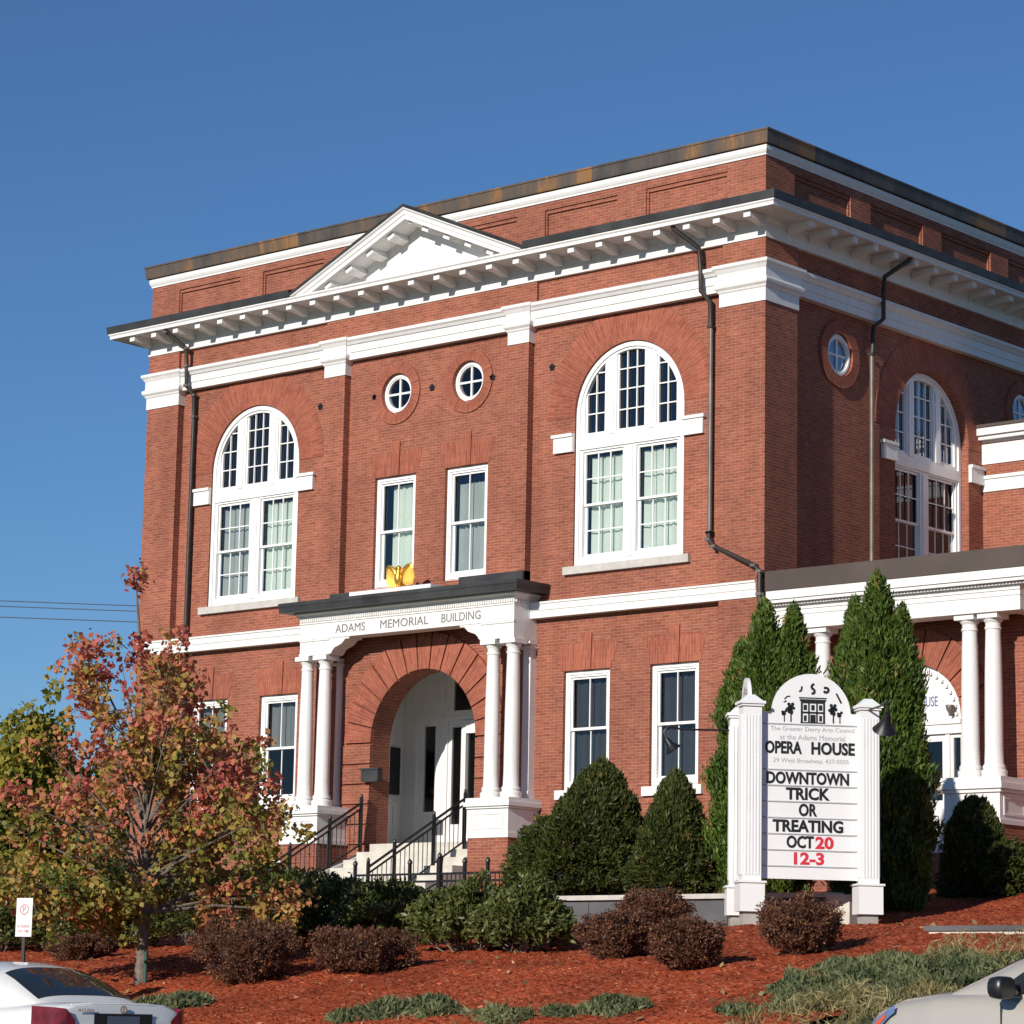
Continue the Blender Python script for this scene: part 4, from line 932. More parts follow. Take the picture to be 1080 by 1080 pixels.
def sign_face(F, mir, letters):
    # mir: text reads left to right along -u on the left face
    uu = (lambda a: a) if not mir else (lambda a: 1.60-a)
    G_ = lambda u, n, z: F(uu(u), n, z)
    cx = .83; pts = [(.13, 3.41), (1.47, 3.41), (1.47, 5.61), (1.385, 5.61)]
    rr = .54; zc = 5.59
    pts += [(cx+rr*math.cos(t), zc+rr*math.sin(t)) for t in np.linspace(.06, math.pi-.06, 25)]
    pts += [(.28, 5.61), (.13, 5.61)]
    b = MB(); b.poly(G_, pts, [], -.05, .0, back=True)
    pn = b.build('sign_panel', M['sign_white'], SIGN)
    for z in (5.452, 4.845, 4.635, 4.425, 4.212, 4.0, 3.788, 3.577):
        b = MB(); b.boxm(G_, .14, 1.46, .001, .012, z-.008, z+.008); b.build('letter_track', M['grey_ink'], pn)
    def L(t, a, c, z0, z1, bold=.035, m='ink', nm='lettering', n1=.006):
        q = MB(); put_text(q, G_, t, a, c, z0, z1, .001, n1, bold); q.build(nm, M[m], pn)
    L('OPERA', .20, .70, 5.055, 5.225); L('HOUSE', .83, 1.425, 5.055, 5.225)
    L('DOWNTOWN', .22, 1.345, 4.655, 4.82); L('TRICK', .485, 1.085, 4.45, 4.615); L('OR', .66, .91, 4.235, 4.405); L('TREATING', .305, 1.265, 4.025, 4.19); L('OCT', .495, .865, 3.815, 3.98)
    L('20', .885, 1.135, 3.81, 3.975, m='red_ink', nm='red_lettering'); L('12-3', .595, 1.005, 3.60, 3.765, m='red_ink', nm='red_lettering')
    L('The Greater Derry Arts Council', .27, 1.42, 5.345, 5.42, 0, 'grey_ink', 'small_lettering', .004); L('at the Adams Memorial', .40, 1.29, 5.245, 5.315, 0, 'grey_ink', 'small_lettering', .004); L('29 West Broadway, 437-0505', .31, 1.34, 4.925, 5.0, 0, 'grey_ink', 'small_lettering', .004)
    # emblem: little building, two trees, notes
    b = MB()
    def fr(a, c, z0, z1): b.boxm(G_, a, c, .001, .006, z0, z1)
    fr(.68, 1.02, 5.47, 5.485); fr(.67, 1.03, 5.765, 5.79); fr(.66, 1.04, 5.80, 5.815); fr(.685, .71, 5.485, 5.765); fr(.99, 1.015, 5.485, 5.765); fr(.71, .99, 5.735, 5.765); fr(.71, .99, 5.60, 5.625); fr(.785, .805, 5.485, 5.735); fr(.895, .915, 5.485, 5.735); fr(.815, .885, 5.485, 5.585)
    for x in (.745, .85, .955):
        fr(x-.022, x+.022, 5.645, 5.715)
        if x != .85: fr(x-.018, x+.018, 5.50, 5.575)
    for x, s_ in ((.55, 1), (1.13, -1)):
        g = np.random.default_rng(5)
        for k in range(14):
            px, pz = x+g.normal(0, .03), 5.66+g.normal(0, .035); b.poly(G_, circ(px, pz, .024, 7), [], .001, .005, sides=False)
        fr(x-.008, x+.008, 5.48, 5.64)
        for k in range(7):
            px, pz = x-s_*.09+g.normal(0, .018), 5.61+g.normal(0, .022); b.poly(G_, circ(px, pz, .02, 7), [], .001, .005, sides=False)
        fr(x-s_*.09-.006, x-s_*.09+.006, 5.48, 5.60)
    def stroke(p, wd=.012):
        for (a, c), (d, e) in zip(p[:-1], p[1:]):
            v = Vector((d-a, e-c)); m_ = Vector((-v.y, v.x)).normalized()*wd
            b.add([G_(a+m_.x, .005, c+m_.y), G_(d+m_.x, .005, e+m_.y), G_(d-m_.x, .005, e-m_.y), G_(a-m_.x, .005, c-m_.y)], [(0, 1, 2, 3)])
    stroke([(.83, 5.87), (.87, 5.87), (.87, 5.92), (.83, 5.94), (.84, 5.99), (.87, 5.99)], .016); stroke([(.66, 5.89), (.69, 5.90), (.70, 5.96)], .012); stroke([(1.0, 5.95), (1.05, 5.95), (1.07, 5.91), (1.02, 5.88), (1.0, 5.91)], .016); stroke([(1.17, 5.88), (1.24, 5.75)], .012)
    stroke([(.46, 5.78), (.50, 5.82), (.54, 5.82)], .008); stroke([(.49, 5.76), (.45, 5.74)], .008)
    b.build('emblem', M['ink'], pn)
sign_face(FS1, False, True); sign_face(FS2, True, False)
def sign_lamp(F, u, label, z=5.50, k_=1.15):
    b = MB()
    b.tube([F(u, .13, z), F(u, .80, z+.0), F(u, .90, z+.03), F(u, .98, z+.03), F(u, 1.03, z-.03), F(u, 1.01, z-.12)], .014, 8)
    c = Vector(F(u, 1.0, z-.13)); d = (Vector(F(u, .86, z-.34))-c).normalized(); x = d.orthogonal().normalized(); y = d.cross(x)
    prof = [(r*k_, t*k_) for r, t in [(.03, 0), (.045, .04), (.05, .09), (.10, .16), (.13, .20), (.125, .205)]]; n = 16; vs = []; fs = []
    for (r, t) in prof: vs += [c+d*t+(x*math.cos(6.2832*k/n)+y*math.sin(6.2832*k/n))*r for k in range(n)]
    for i in range(len(prof)-1): fs += [(i*n+k, i*n+(k+1) % n, (i+1)*n+(k+1) % n, (i+1)*n+k) for k in range(n)]
    b.add(vs, fs+[tuple(range(n))])
    o = b.build('sign_lamp', M['black_iron'], None, smooth=True); setorg(o, F(u, .13, z)); tag(o, label, 'lamp', 'gooseneck lamps lighting the sign')
sign_lamp(FS2, 1.60, 'black gooseneck lamp on a long arm left of the white sign', 5.50, .95)
sign_lamp(FS1, 1.58, 'black lamp at the top right post of the white sign', 5.66, 1.25)

# ------------------------------------------------------------------ retaining wall and stone edging
b = MB()
xs_ = np.linspace(1.2, 7.0, 8)
for i in range(7): b.box(xs_[i]+.006, xs_[i+1]-.006, -8.18, -7.9, 2.5, 3.22)
rw = b.build('retaining_wall', M['slate']); setorg(rw, (4, -8.0, 2.6)); tag(rw, 'low grey retaining wall with pale cap below the yews', 'wall')
b = MB(); b.box(1.15, 7.06, -8.24, -7.86, 3.222, 3.29); b.build('wall_cap', M['stone'], rw)
b = MB(); b.box(-.3, 1.19, -8.2, -7.9, 2.4, 3.24); b.build('end_pier', M['step'], rw)
b = MB(); b.box(7.07, 7.45, -8.3, -7.8, 2.4, 3.25); b.build('end_pier', M['step'], rw)
b = MB()
for k in range(5): b.box(11.2+k*1.2, 12.39+k*1.2, -12.2, -11.9, 2.2, 2.62)
eg = b.build('stone_edging', M['step']); setorg(eg, (13, -12, 2.4)); tag(eg, 'pale stone garden edging beside the walkway at the right', 'edging')
b = MB(); b.box(11.15, 17.2, -12.23, -11.6, 2.622, 2.68); b.build('cap_stone', M['slate'], eg)

# ------------------------------------------------------------------ vegetation
def leafmesh(name, P, size, m, parent=None, N=None, tint=None, aspect=1.6, up=0.0, org=None, jitter=.6, dirs=None):
    """one leaf-sized quad per point; N = preferred normal, dirs = preferred long direction"""
    n = len(P); g = rng
    d = g.normal(size=(n, 3)) if dirs is None else dirs+g.normal(size=(n, 3))*jitter
    d[:, 2] += up; d /= np.linalg.norm(d, axis=1, keepdims=True)+1e-9
    nn = g.normal(size=(n, 3)) if N is None else N+g.normal(size=(n, 3))*.8
    t = np.cross(nn, d); t /= np.linalg.norm(t, axis=1, keepdims=True)+1e-9
    s = size*g.uniform(.6, 1.35, (n, 1))
    a = d*s*aspect/2; b_ = t*s/2
    V = np.stack([P-a, P+b_*1.0-a*.1, P+a, P-b_*1.0-a*.1], 1).reshape(-1, 3)
    o3 = np.array(org if org is not None else (0, 0, 0)); V = V-o3
    me = bpy.data.meshes.new(name); me.vertices.add(4*n); me.vertices.foreach_set('co', V.ravel().astype(np.float32))
    me.loops.add(4*n); me.loops.foreach_set('vertex_index', np.arange(4*n, dtype=np.int32))
    me.polygons.add(n); me.polygons.foreach_set('loop_start', np.arange(0, 4*n, 4, dtype=np.int32)); me.polygons.foreach_set('loop_total', np.full(n, 4, np.int32))
    me.update(calc_edges=True)
    tt = g.uniform(0, 1, n) if tint is None else np.clip(tint, 0, 1)
    at = me.attributes.new('tint', 'FLOAT', 'FACE'); at.data.foreach_set('value', tt.astype(np.float32))
    me.materials.append(m)
    o = bpy.data.objects.new(name, me); col.objects.link(o)
    if parent is not None: o.parent = parent
    else: o.location = o3
    return o
def unit(n):
    v = rng.normal(size=(n, 3)); return v/np.linalg.norm(v, axis=1, keepdims=True)
def clusters(C_, k, r, dirs=None, squash=1.0):
    """k points round every cluster centre"""
    q = unit(len(C_)*k)*(rng.uniform(0, 1, (len(C_)*k, 1))**.5)*r; q[:, 2] *= squash
    return np.repeat(C_, k, 0)+q
def plant(name, x, y, label, cat, group=None, z=None):
    return thing(name, (x, y, gz(x, y) if z is None else z), label, cat, group)
def branches(T, base, tips, r, m, name='stem'):
    b = MB()
    for t in tips:
        a = Vector(base)+Vector((rng.uniform(-.08, .08), rng.uniform(-.08, .08), 0)); e = Vector(t); mid = a.lerp(e, .5)+Vector(rng.normal(0, .05, 3))
        b.tube([a, mid, e], [r, r*.7, r*.3], 5)
    return b.build(name, m, T)
# clipped conical / rounded yews
def yew(x, y, zb, rad, h, label, pexp, k=1.0, lean=0.0, lobes=()):
    T = plant('yew_bush', x, y, label, 'bush', 'clipped yews by the walls', zb)
    nc = int(1500*k); th = rng.uniform(0, 2*np.pi, nc); f = rng.uniform(0, 1, nc)**.75
    def rad_at(f, th):
        base = np.clip(1-f, 0, 1)**pexp; low = np.clip(f/.14, .72, 1)
        return rad*base*low*(1+.07*np.sin(3*th+x)+.06*np.sin(5*th+7*f+y)+.05*np.sin(9*f*3+th*2))
    dpt = rng.uniform(.80, 1.0, nc); rr = rad_at(f, th)*dpt
    Cc = np.stack([x+rr*np.cos(th)+lean*f, y+rr*np.sin(th), zb+.05+h*f], 1)
    for (lx, ly, lz, lr, lh) in lobes:
        n2 = int(350*k); u = unit(n2); u[:, 2] = np.abs(u[:, 2]); Cc = np.concatenate([Cc, np.array([lx, ly, lz])+u*np.array([lr, lr, lh])*rng.uniform(.85, 1, (n2, 1))])
    out = Cc-np.array([x, y, zb+h*.3]); out /= np.linalg.norm(out, axis=1, keepdims=True)+1e-6
    kk = 30; P = clusters(Cc, kk, .095); dr = np.repeat(out, kk, 0); dr[:, 2] += .35
    pt = .5+.5*np.sin(Cc[:, 0]*4.1+x)*np.sin(Cc[:, 2]*5.3+y)*np.sin(Cc[:, 1]*3.7); ti = np.repeat(rng.beta(2, 2.4, len(Cc))*.7+.3*pt, kk)*.75+rng.uniform(0, .25, len(P)); brn = np.repeat(rng.uniform(size=len(Cc)) < .02, kk); ti[brn] = 1.0
    leafmesh('foliage', P, .026, M['lf_yew'], T, tint=ti, aspect=3.2, org=(x, y, zb), dirs=dr, jitter=.6)
    ns_ = int(170*k); j_ = rng.choice(len(Cc), ns_); tip = Cc[j_]+out[j_]*rng.uniform(.03, .09, (ns_, 1))+np.array([0, 0, .03]); P2 = clusters(tip, 9, .05)
    leafmesh('shoots', P2, .030, M['lf_yew'], T, tint=rng.uniform(.45, 1.0, len(P2)), aspect=3.2, org=(x, y, zb), dirs=np.repeat(out[j_], 9, 0)+np.array([0, 0, .6]), jitter=.5)
    # inner twig mass keeps the bush opaque
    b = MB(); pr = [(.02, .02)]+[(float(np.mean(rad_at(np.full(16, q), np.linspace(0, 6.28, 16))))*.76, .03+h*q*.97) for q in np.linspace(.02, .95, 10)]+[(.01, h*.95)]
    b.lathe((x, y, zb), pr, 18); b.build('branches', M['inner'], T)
    return T
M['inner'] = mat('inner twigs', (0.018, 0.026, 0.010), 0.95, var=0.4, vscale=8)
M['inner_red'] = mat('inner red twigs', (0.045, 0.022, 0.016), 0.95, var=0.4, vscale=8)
yew(.98, -6.0, 3.2, 1.14, 2.14, 'broad dark green yew, largest of the clipped bushes under the windows', .60, 1.6, lean=.32, lobes=[(.42, -6.25, 3.2, .74, 1.40)])
yew(2.74, -6.0, 3.2, .77, 1.92, 'narrower pointed yew between the broad yew and the sign', .62, 1.0)
yew(6.72, -4.0, 3.2, .60, 1.55, 'dark rounded yew in front of the side porch pedestal', .42, .7, lobes=[(7.36, -4.1, 3.4, .46, .80)])
yew(-6.2, -12.6, 2.2, 1.3, 1.75, 'big dark yew at the far left behind the parking sign', .40, 1.0)
# arborvitae
def arbor(x, y, zb, lobes, label):
    T = plant('arborvitae', x, y, label, 'tree', 'tall arborvitae by the sign', zb)
    Cs = []; 
    for (dx, dy, r, z0, z1) in lobes:
        nc = int(620*(z1-z0)*r/.35/3.2); f = rng.uniform(0, 1, nc)**.9; th = rng.uniform(0, 6.283, nc)
        prof = np.minimum(np.clip((1-f)*3.4, 0, 1)**.66, np.clip(.55+f*1.6, 0, 1))
        rr = .92*r*prof*rng.uniform(.70, 1.05, nc)*(1+.19*np.sin(7*f*3+th*2+dx*9)+.14*np.sin(th*5+f*17))
        Cs.append(np.stack([x+dx+rr*np.cos(th), y+dy+rr*np.sin(th), z0+(z1-z0)*f], 1))
    Cc = np.concatenate(Cs); out = Cc-np.array([x, y, 0]); out[:, 2] = 0; out /= np.linalg.norm(out, axis=1, keepdims=True)+1e-6
    kk = 30; P = clusters(Cc, kk, .10, squash=1.9); dr = np.repeat(out, kk, 0)*.45; dr[:, 2] += 1.0
    ti = np.repeat(rng.beta(2.2, 2.2, len(Cc)), kk)*.72+rng.uniform(0, .25, len(P)); bad = np.repeat(rng.uniform(size=len(Cc)) < .03, kk); ti[bad] = 1.0
    leafmesh('foliage', P, .028, M['lf_arb'], T, tint=ti, aspect=3.6, org=(x, y, zb), dirs=dr, jitter=.42)
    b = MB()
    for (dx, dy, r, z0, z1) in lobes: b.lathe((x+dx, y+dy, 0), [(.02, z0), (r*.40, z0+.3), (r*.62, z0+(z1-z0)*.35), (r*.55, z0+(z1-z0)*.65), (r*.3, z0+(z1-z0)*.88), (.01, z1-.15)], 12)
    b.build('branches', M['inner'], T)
    b = MB(); b.tube([(x, y, zb-.2), (x, y, zb+.8)], [.09, .06], 8); b.build('trunk', M['bark'], T)
q = lambda s: s
arbor(4.0, -5.4, 3.25, [(-.40, -.1, .38, 3.35, 7.15), (-.06, 0, .40, 3.3, 7.72), (.40, .1, .38, 3.35, 7.62), (-.22, -.3, .50, 3.2, 6.0), (.3, -.3, .45, 3.3, 6.2)], 'bright green arborvitae left of and behind the white sign')
arbor(6.48, -6.1, 3.15, [(-.36, -.1, .33, 3.3, 7.50), (-.04, 0, .36, 3.25, 7.85), (.30, .1, .33, 3.3, 7.35), (.46, -.1, .44, 3.2, 5.6), (-.25, -.3, .42, 3.2, 6.2), (.1, -.25, .42, 3.2, 6.6)], 'tall arborvitae with three tips right of the white sign')
# maple by the kerb
def maple(x, y, H, label):
    zb = gz(x, y); T = plant('maple_tree', x, y, label, 'tree')
    b = MB(); rc = Vector(CAM)-Vector((x, y, 0)); rc.z = 0; rgt = Vector((cy, sy, 0)); awy = Vector((-sy, cy, 0))
    W = lambda a, dpt, z: Vector((x, y, zb+z))+rgt*a+awy*dpt
    b.tube([W(.0, 0, -.2), W(-.0, 0, .35), W(.02, .0, 1.0), W(.0, 0, 1.7), (W(-.03, .05, 2.6)), W(-.1, .0, 3.6), W(-.2, 0, 4.5), W(-.28, 0, 5.25)], [.095, .075, .068, .06, .047, .033, .02, .006], 10)
    b.build('trunk', M['bark'], T)
    lim = MB(); Cc = []; Tn = []
    def env(z):      # half width of the crown at height z
        return float(np.interp(z, [.75, 1.0, 1.5, 2.0, 2.6, 3.0, 3.5, 3.9, 4.3, 4.7, 5.3], [.7, 1.75, 2.15, 2.15, 1.9, 1.5, 1.0, .62, .34, .18, .10]))
    for k in range(82):
        z1 = 1.0+3.2*rng.uniform(0, 1)**1.35; a = rng.uniform(0, 6.283); rr = env(z1)*rng.uniform(.75, 1.08)
        z0 = max(.95, z1*.62+.05-rng.uniform(0, .35)); s0 = W(-.05*z0/4, 0, z0); tip = W(rr*math.cos(a), rr*.85*math.sin(a), z1)
        mid = s0.lerp(tip, .5)+Vector((0, 0, .10-.06*rng.uniform()))
        lim.tube([s0, s0.lerp(mid, .5), mid, tip], [.022, .018, .013, .004], 5)
        nt_ = 13; tb = rng.normal(0, .15)
        for j in range(nt_):
            f = rng.uniform(.35, 1.08); p = (s0.lerp(mid, f*2) if f < .5 else mid.lerp(tip, f*2-1))+Vector(rng.normal(0, .15, 3)); Cc.append(p)
            hgt = p.z-zb
            Tn.append(np.clip(.36+.12*(hgt-1.5)/1.0+tb+rng.normal(0, .07), .02, .98))
            if rng.uniform() < .5: lim.tube([mid.lerp(tip, max(0, f*2-1)), p], [.007, .003], 4)
    for k in range(17):
        f = rng.choice([rng.uniform(0, .42), rng.uniform(.85, 1)], p=[.72, .28]); p = W(-.2-.09*f+rng.normal(0, .05+.16*(1-f)), rng.normal(0, .1), 3.95+1.3*f)
        Cc.append(p); Tn.append(rng.uniform(.5, .95))
    for (a, z1) in ((-.88, 4.25), (-.95, 3.9), (-.75, 4.05), (-.8, 3.7)):
        s0 = W(-.08, 0, 3.0); p = W(a, 0, z1); lim.tube([s0, s0.lerp(p, .5)+Vector((0, 0, -.1)), p], [.016, .01, .004], 5)
        for j in range(7): Cc.append(p+Vector(rng.normal(0, .11, 3))); Tn.append(rng.uniform(.35, .75))
    lim.build('limbs', M['bark'], T)
    Cc = np.array([tuple(c) for c in Cc]); Tn = np.array(Tn)
    for k in range(20):
        z1 = rng.uniform(1.1, 3.7); a = rng.uniform(0, 6.283); rr = env(z1)*rng.uniform(.25, 1.0); v0 = np.array(W(rr*math.cos(a), rr*math.sin(a)*.85-.2, z1))
        ok = np.linalg.norm(Cc-v0, axis=1) > rng.uniform(.26, .46); Cc, Tn = Cc[ok], Tn[ok]
    kk = 24; P = clusters(Cc, kk, .16)
    ti = np.repeat(np.array(Tn), kk)+rng.normal(0, .065, len(P))
    leafmesh('crown', P, .064, M['lf_maple'], T, tint=ti, aspect=1.25, org=(x, y, zb))
    return T
maple(2.27, -16.19, 5.4, 'young maple with red, orange and green autumn leaves beside the parked car')
for (dx, dy) in ((.14, -.05), (-.12, .10)):
    b = MB(); b.tube([(2.27+dx, -16.19+dy, 1.6), (2.27+dx, -16.19+dy, 2.28)], .025, 8); o = b.build('tree_stake', M['stake']); setorg(o, (2.27+dx, -16.19+dy, 1.7))
    tag(o, 'short green stake at the maple trunk, on its right side' if dx > 0 else 'short green stake behind the maple trunk on its left', 'stake', 'stakes at the maple trunk')
# rhododendron hedge
def rhodo(i, x, y, rx, h, label, twiggy=.3):
    zb = gz(x, y); T = plant('rhododendron', x, y, label, 'shrub', 'rhododendron hedge across the bank')
    nc = 430; u = unit(nc); u[:, 2] = np.abs(u[:, 2])*1.25-.33
    s = rng.uniform(.72, 1.03, (nc, 1)); lump = 1+.13*np.sin(u[:, :1]*7+i)+.12*np.sin(u[:, 1:2]*8+2*i)+.08*np.sin(u[:, 2:]*9+i)
    Cc = np.array([x, y, zb+h*.40])+u*s*lump*np.array([rx, rx*.85, h*.62])
    Cc = Cc[Cc[:, 2] > zb+.06+twiggy*h*rng.uniform(0, 1, len(Cc))]
    kk = 26; P = clusters(Cc, kk, .10); out = np.repeat(Cc-np.array([x, y, zb+h*.2]), kk, 0); out /= np.linalg.norm(out, axis=1, keepdims=True)
    ti = np.repeat(rng.beta(2, 2, len(Cc)), kk)*.7+rng.uniform(0, .3, len(P))
    leafmesh('foliage', P, .034, M['lf_rhodo'], T, tint=ti, aspect=2.4, org=(x, y, zb), dirs=out, jitter=.7)
    tips = [Cc[j]*.94+np.array([x, y, zb+.2])*.06 for j in rng.choice(len(Cc), 22)]
    branches(T, (x, y, zb-.05), tips, .011, M['twig'])
hd = [(-4.5, -12.9, .85, 1.15, 'rhododendron behind the parking sign, leftmost of the hedge', .1), (-2.6, -12.5, .78, 1.05, 'rhododendron in the hedge left of the maple trunk', .2), (-1.0, -12.3, .78, 1.12, 'rhododendron directly behind the maple trunk', .3),
      (.25, -12.1, .80, 1.18, 'pale green rhododendron behind the wide left barberry', .25), (1.55, -12.2, .72, 1.02, 'twiggy rhododendron below the left handrail', .45), (2.95, -12.5, .82, .92, 'dark twiggy rhododendron below the iron gate', .5),
      (4.95, -13.2, .66, .92, 'leafy rhododendron at the front of the hedge below the pedestal', .1), (6.05, -13.3, .66, .90, 'leafy rhododendron at the right end of the hedge by the retaining wall', .15)]
for i, (x, y, rx, h, lb, tw) in enumerate(hd): rhodo(i, x, y, rx, h, lb, tw)
# barberry mounds
def barb(i, x, y, w, h, label):
    zb = gz(x, y)+.02; T = plant('barberry', x, y, label, 'shrub', 'clipped barberry mounds on the mulch', zb)
    nc = 900; u = unit(nc); u[:, 2] = u[:, 2]*.72+.28; s = rng.uniform(.70, 1.02, (nc, 1))
    sq = np.sign(u)*np.abs(u)**(.72+.07*(i % 4)); sq = np.where(np.isnan(sq), 0, sq)
    lump = 1+.10*np.sin(u[:, :1]*6+i*2)+.09*np.sin(u[:, 1:2]*7+i)+.05*np.sin(u[:, 2:]*9+3*i)
    Cc = np.array([x, y, zb+h*.36])+sq*s*lump*np.array([w/2*.94, w/2*.94, h*.54])
    Cc = Cc[Cc[:, 2] > zb+.02]; lowf = np.clip((Cc[:, 2]-zb)/(h*.40), .0, 1)
    Cc[:, :2] = np.array([x, y])+(Cc[:, :2]-np.array([x, y]))*(.76+.24*lowf[:, None])
    kk = 22; P = clusters(Cc, kk, .06); out = np.repeat(Cc-np.array([x, y, zb]), kk, 0); out /= np.linalg.norm(out, axis=1, keepdims=True)+1e-6
    ti = np.repeat(rng.beta(2, 2, len(Cc)), kk)*.66+rng.uniform(0, .30, len(P)); ti[rng.uniform(size=len(P)) < .03] = 1
    leafmesh('foliage', P, .018, M['lf_barb'], T, tint=ti, aspect=1.9, org=(x, y, zb), dirs=out, jitter=.8)
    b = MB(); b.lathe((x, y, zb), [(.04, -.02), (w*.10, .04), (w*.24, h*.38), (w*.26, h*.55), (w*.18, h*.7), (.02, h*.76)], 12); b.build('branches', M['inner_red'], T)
bl = [(8.35, -14.3, .84, .62, 'reddish brown barberry mound, front left of the three'), (9.98, -15.15, .80, .64, 'reddish brown barberry mound nearest the kerb of the three by the wall'), (5.55, -10.1, .95, .62, 'reddish brown barberry mound directly below the retaining wall cap'),
      (10.55, -13.8, .94, .74, 'big round brown barberry mound in front of the white sign'), (3.93, -16.0, 1.30, .86, 'wide flat topped barberry beside the white car trunk'), (5.2, -15.3, 1.2, .62, 'dark shaded barberry right of the wide left barberry'), (-1.4, -14.0, .9, .42, 'low barberry under the left side of the maple')]
for i, (x, y, ww, h, lb) in enumerate(bl): barb(i, x, y, ww, h, lb)
# juniper mats and dry grass
def spray(name, cx, cyy, rx, ry, n, m, size, label, hgt=.13, ang=0.0):
    t = rng.uniform(0, 6.283, n); r = np.sqrt(rng.uniform(0, 1, n))*(1+.18*np.sin(3*t+cx)+.12*np.sin(5*t)); a = r*np.cos(t)*rx; b_ = r*np.sin(t)*ry
    X = cx+a*math.cos(ang)-b_*math.sin(ang); Y = cyy+a*math.sin(ang)+b_*math.cos(ang)
    Z = gzv(X, Y)+.05+hgt*rng.uniform(.1, 1, n)*np.clip(1.25-r, .15, 1)
    cl = np.sin(X*3.7+cx)*np.sin(Y*4.3+cyy)+.6*np.sin(X*8.1+Y*6.7)+rng.normal(0, .35, n); ok = (cl > -.35) | (rng.uniform(size=n) < .25); X, Y, Z, n = X[ok], Y[ok], Z[ok]+.05*np.clip(cl[ok], -1, 1), int(ok.sum())
    P = np.stack([X, Y, Z], 1); dr = rng.normal(0, .6, (n, 3)); dr[:, 2] = np.abs(dr[:, 2])*.5+.5
    ti = .48+.3*np.sin(X*5)*np.sin(Y*6)+rng.normal(0, .22, n)
    o = leafmesh(name, P, size, m, None, tint=ti, aspect=5.0 if size > .02 else 11.0, org=(cx, cyy, gz(cx, cyy)), dirs=dr, jitter=.3); tag(o, label, 'ground cover', kind='stuff'); return o
for (x, y, rx, ry, n, lb) in ((8.2, -17.75, .85, .45, 3600, 'grey green juniper mat at the bottom edge of the mulch'), (9.75, -18.0, .45, .3, 1500, 'small juniper tuft at the bottom edge of the mulch'), (10.75, -17.65, .62, .42, 2700, 'grey green juniper mat below the front barberry'), (13.0, -15.9, 1.25, 1.75, 12500, 'wide juniper mat on the bank left of the silver car'), (4.3, -17.7, .6, .6, 2600, 'juniper tuft beside the white car trunk')):
    spray('juniper_mat', x, y, rx, ry, int(n*1.7), M['lf_jun'], .026, lb)
spray('dry_grass', 13.9, -17.4, 1.35, .9, 3300, M['lf_dry'], .012, 'dry tan grass on the bank behind the silver car', .22)
spray('dry_grass', 13.6, -14.4, 1.2, .9, 1500, M['lf_dry'], .011, 'sparse dry stalks on the mulch at the right edge', .34)
n = 5200; X = rng.uniform(-7, 13, n); Y = rng.uniform(-18.6, -8.2, n); ok = mulch_mask(X, Y); X, Y = X[ok], Y[ok]
dr = rng.normal(size=(len(X), 3)); dr[:, 2] *= .25
o = leafmesh('mulch_chips', np.stack([X, Y, gzv(X, Y)+.082+.05*fbm(X, Y, 1.0, 2)], 1), .026, M['chip'], None, N=np.tile([0, 0, 2.0], (len(X), 1)), tint=rng.beta(2, 2, len(X))*.98, aspect=2.6, dirs=dr, jitter=.1); tag(o, kind='stuff')
n = 130; X = rng.uniform(-6, 12.5, n); Y = rng.uniform(-18.3, -9, n)
o = leafmesh('fallen_leaves', np.stack([X, Y, gzv(X, Y)+.10+.05*fbm(X, Y, 1.0, 2)], 1), .06, M['lf_dry'], None, N=np.tile([0, 0, 2.0], (n, 1)), tint=rng.uniform(.3, 1, n), aspect=1.4); tag(o, kind='stuff')
# background trees left of the hall
def far_tree(x, y, rad, H, label, bias):
    zb = gz(x, y); T = plant('broadleaf_tree', x, y, label, 'tree', 'trees beyond the hall')
    b = MB(); b.tube([(x, y, zb-.3), (x+.1, y, zb+H*.35), (x, y, zb+H*.7)], [.32, .22, .08], 8); b.build('trunk', M['bark'], T)
    nc = 420; u = unit(nc); lump = 1+.22*np.sin(u[:, :1]*5+x)+.2*np.sin(u[:, 2:]*6+y)+.15*np.sin(u[:, 1:2]*9)
    Cc = np.array([x, y, zb+H*.60])+u*lump*rng.uniform(.55, 1, (nc, 1))*np.array([rad, rad, H*.42])
    kk = 40; P = clusters(Cc, kk, .50); ti = np.repeat(rng.beta(2, 2, nc), kk)*.6+bias+rng.normal(0, .1, len(P))
    leafmesh('crown', P, .19, M['lf_far'], T, tint=ti, aspect=1.3, org=(x, y, zb))
far_tree(-43.9, 20.0, 2.0, 6.7, 'yellow green tree beyond the maple, left of the hall', .50)
far_tree(-48.5, 17.0, 3.0, 4.6, 'dark green tree at the far left edge behind the maple', -.1)
far_tree(-41.0, 24.0, 2.4, 5.9, 'olive tree between the yellow green tree and the hall', .1)
far_tree(-52.0, 26.0, 4.0, 5.4, 'broad dark tree furthest back at the left edge', -.05)

# ------------------------------------------------------------------ overhead wires
for k, dz in enumerate((0, .14, .42)):
    b = MB(); pts = []
    for t in np.linspace(0, 1, 16):
        pts.append((-50+34.5*t, -20+42*t, 11.75-dz*1.0+.25*(2*t-1)**2-.45*t*0))
    b.tube(pts, .013, 5); o = b.build('utility_wire', M['wire']); setorg(o, pts[0])
    tag(o, ('highest', 'middle', 'lowest')[k]+' of the three overhead wires left of the hall', 'wire', 'overhead wires')

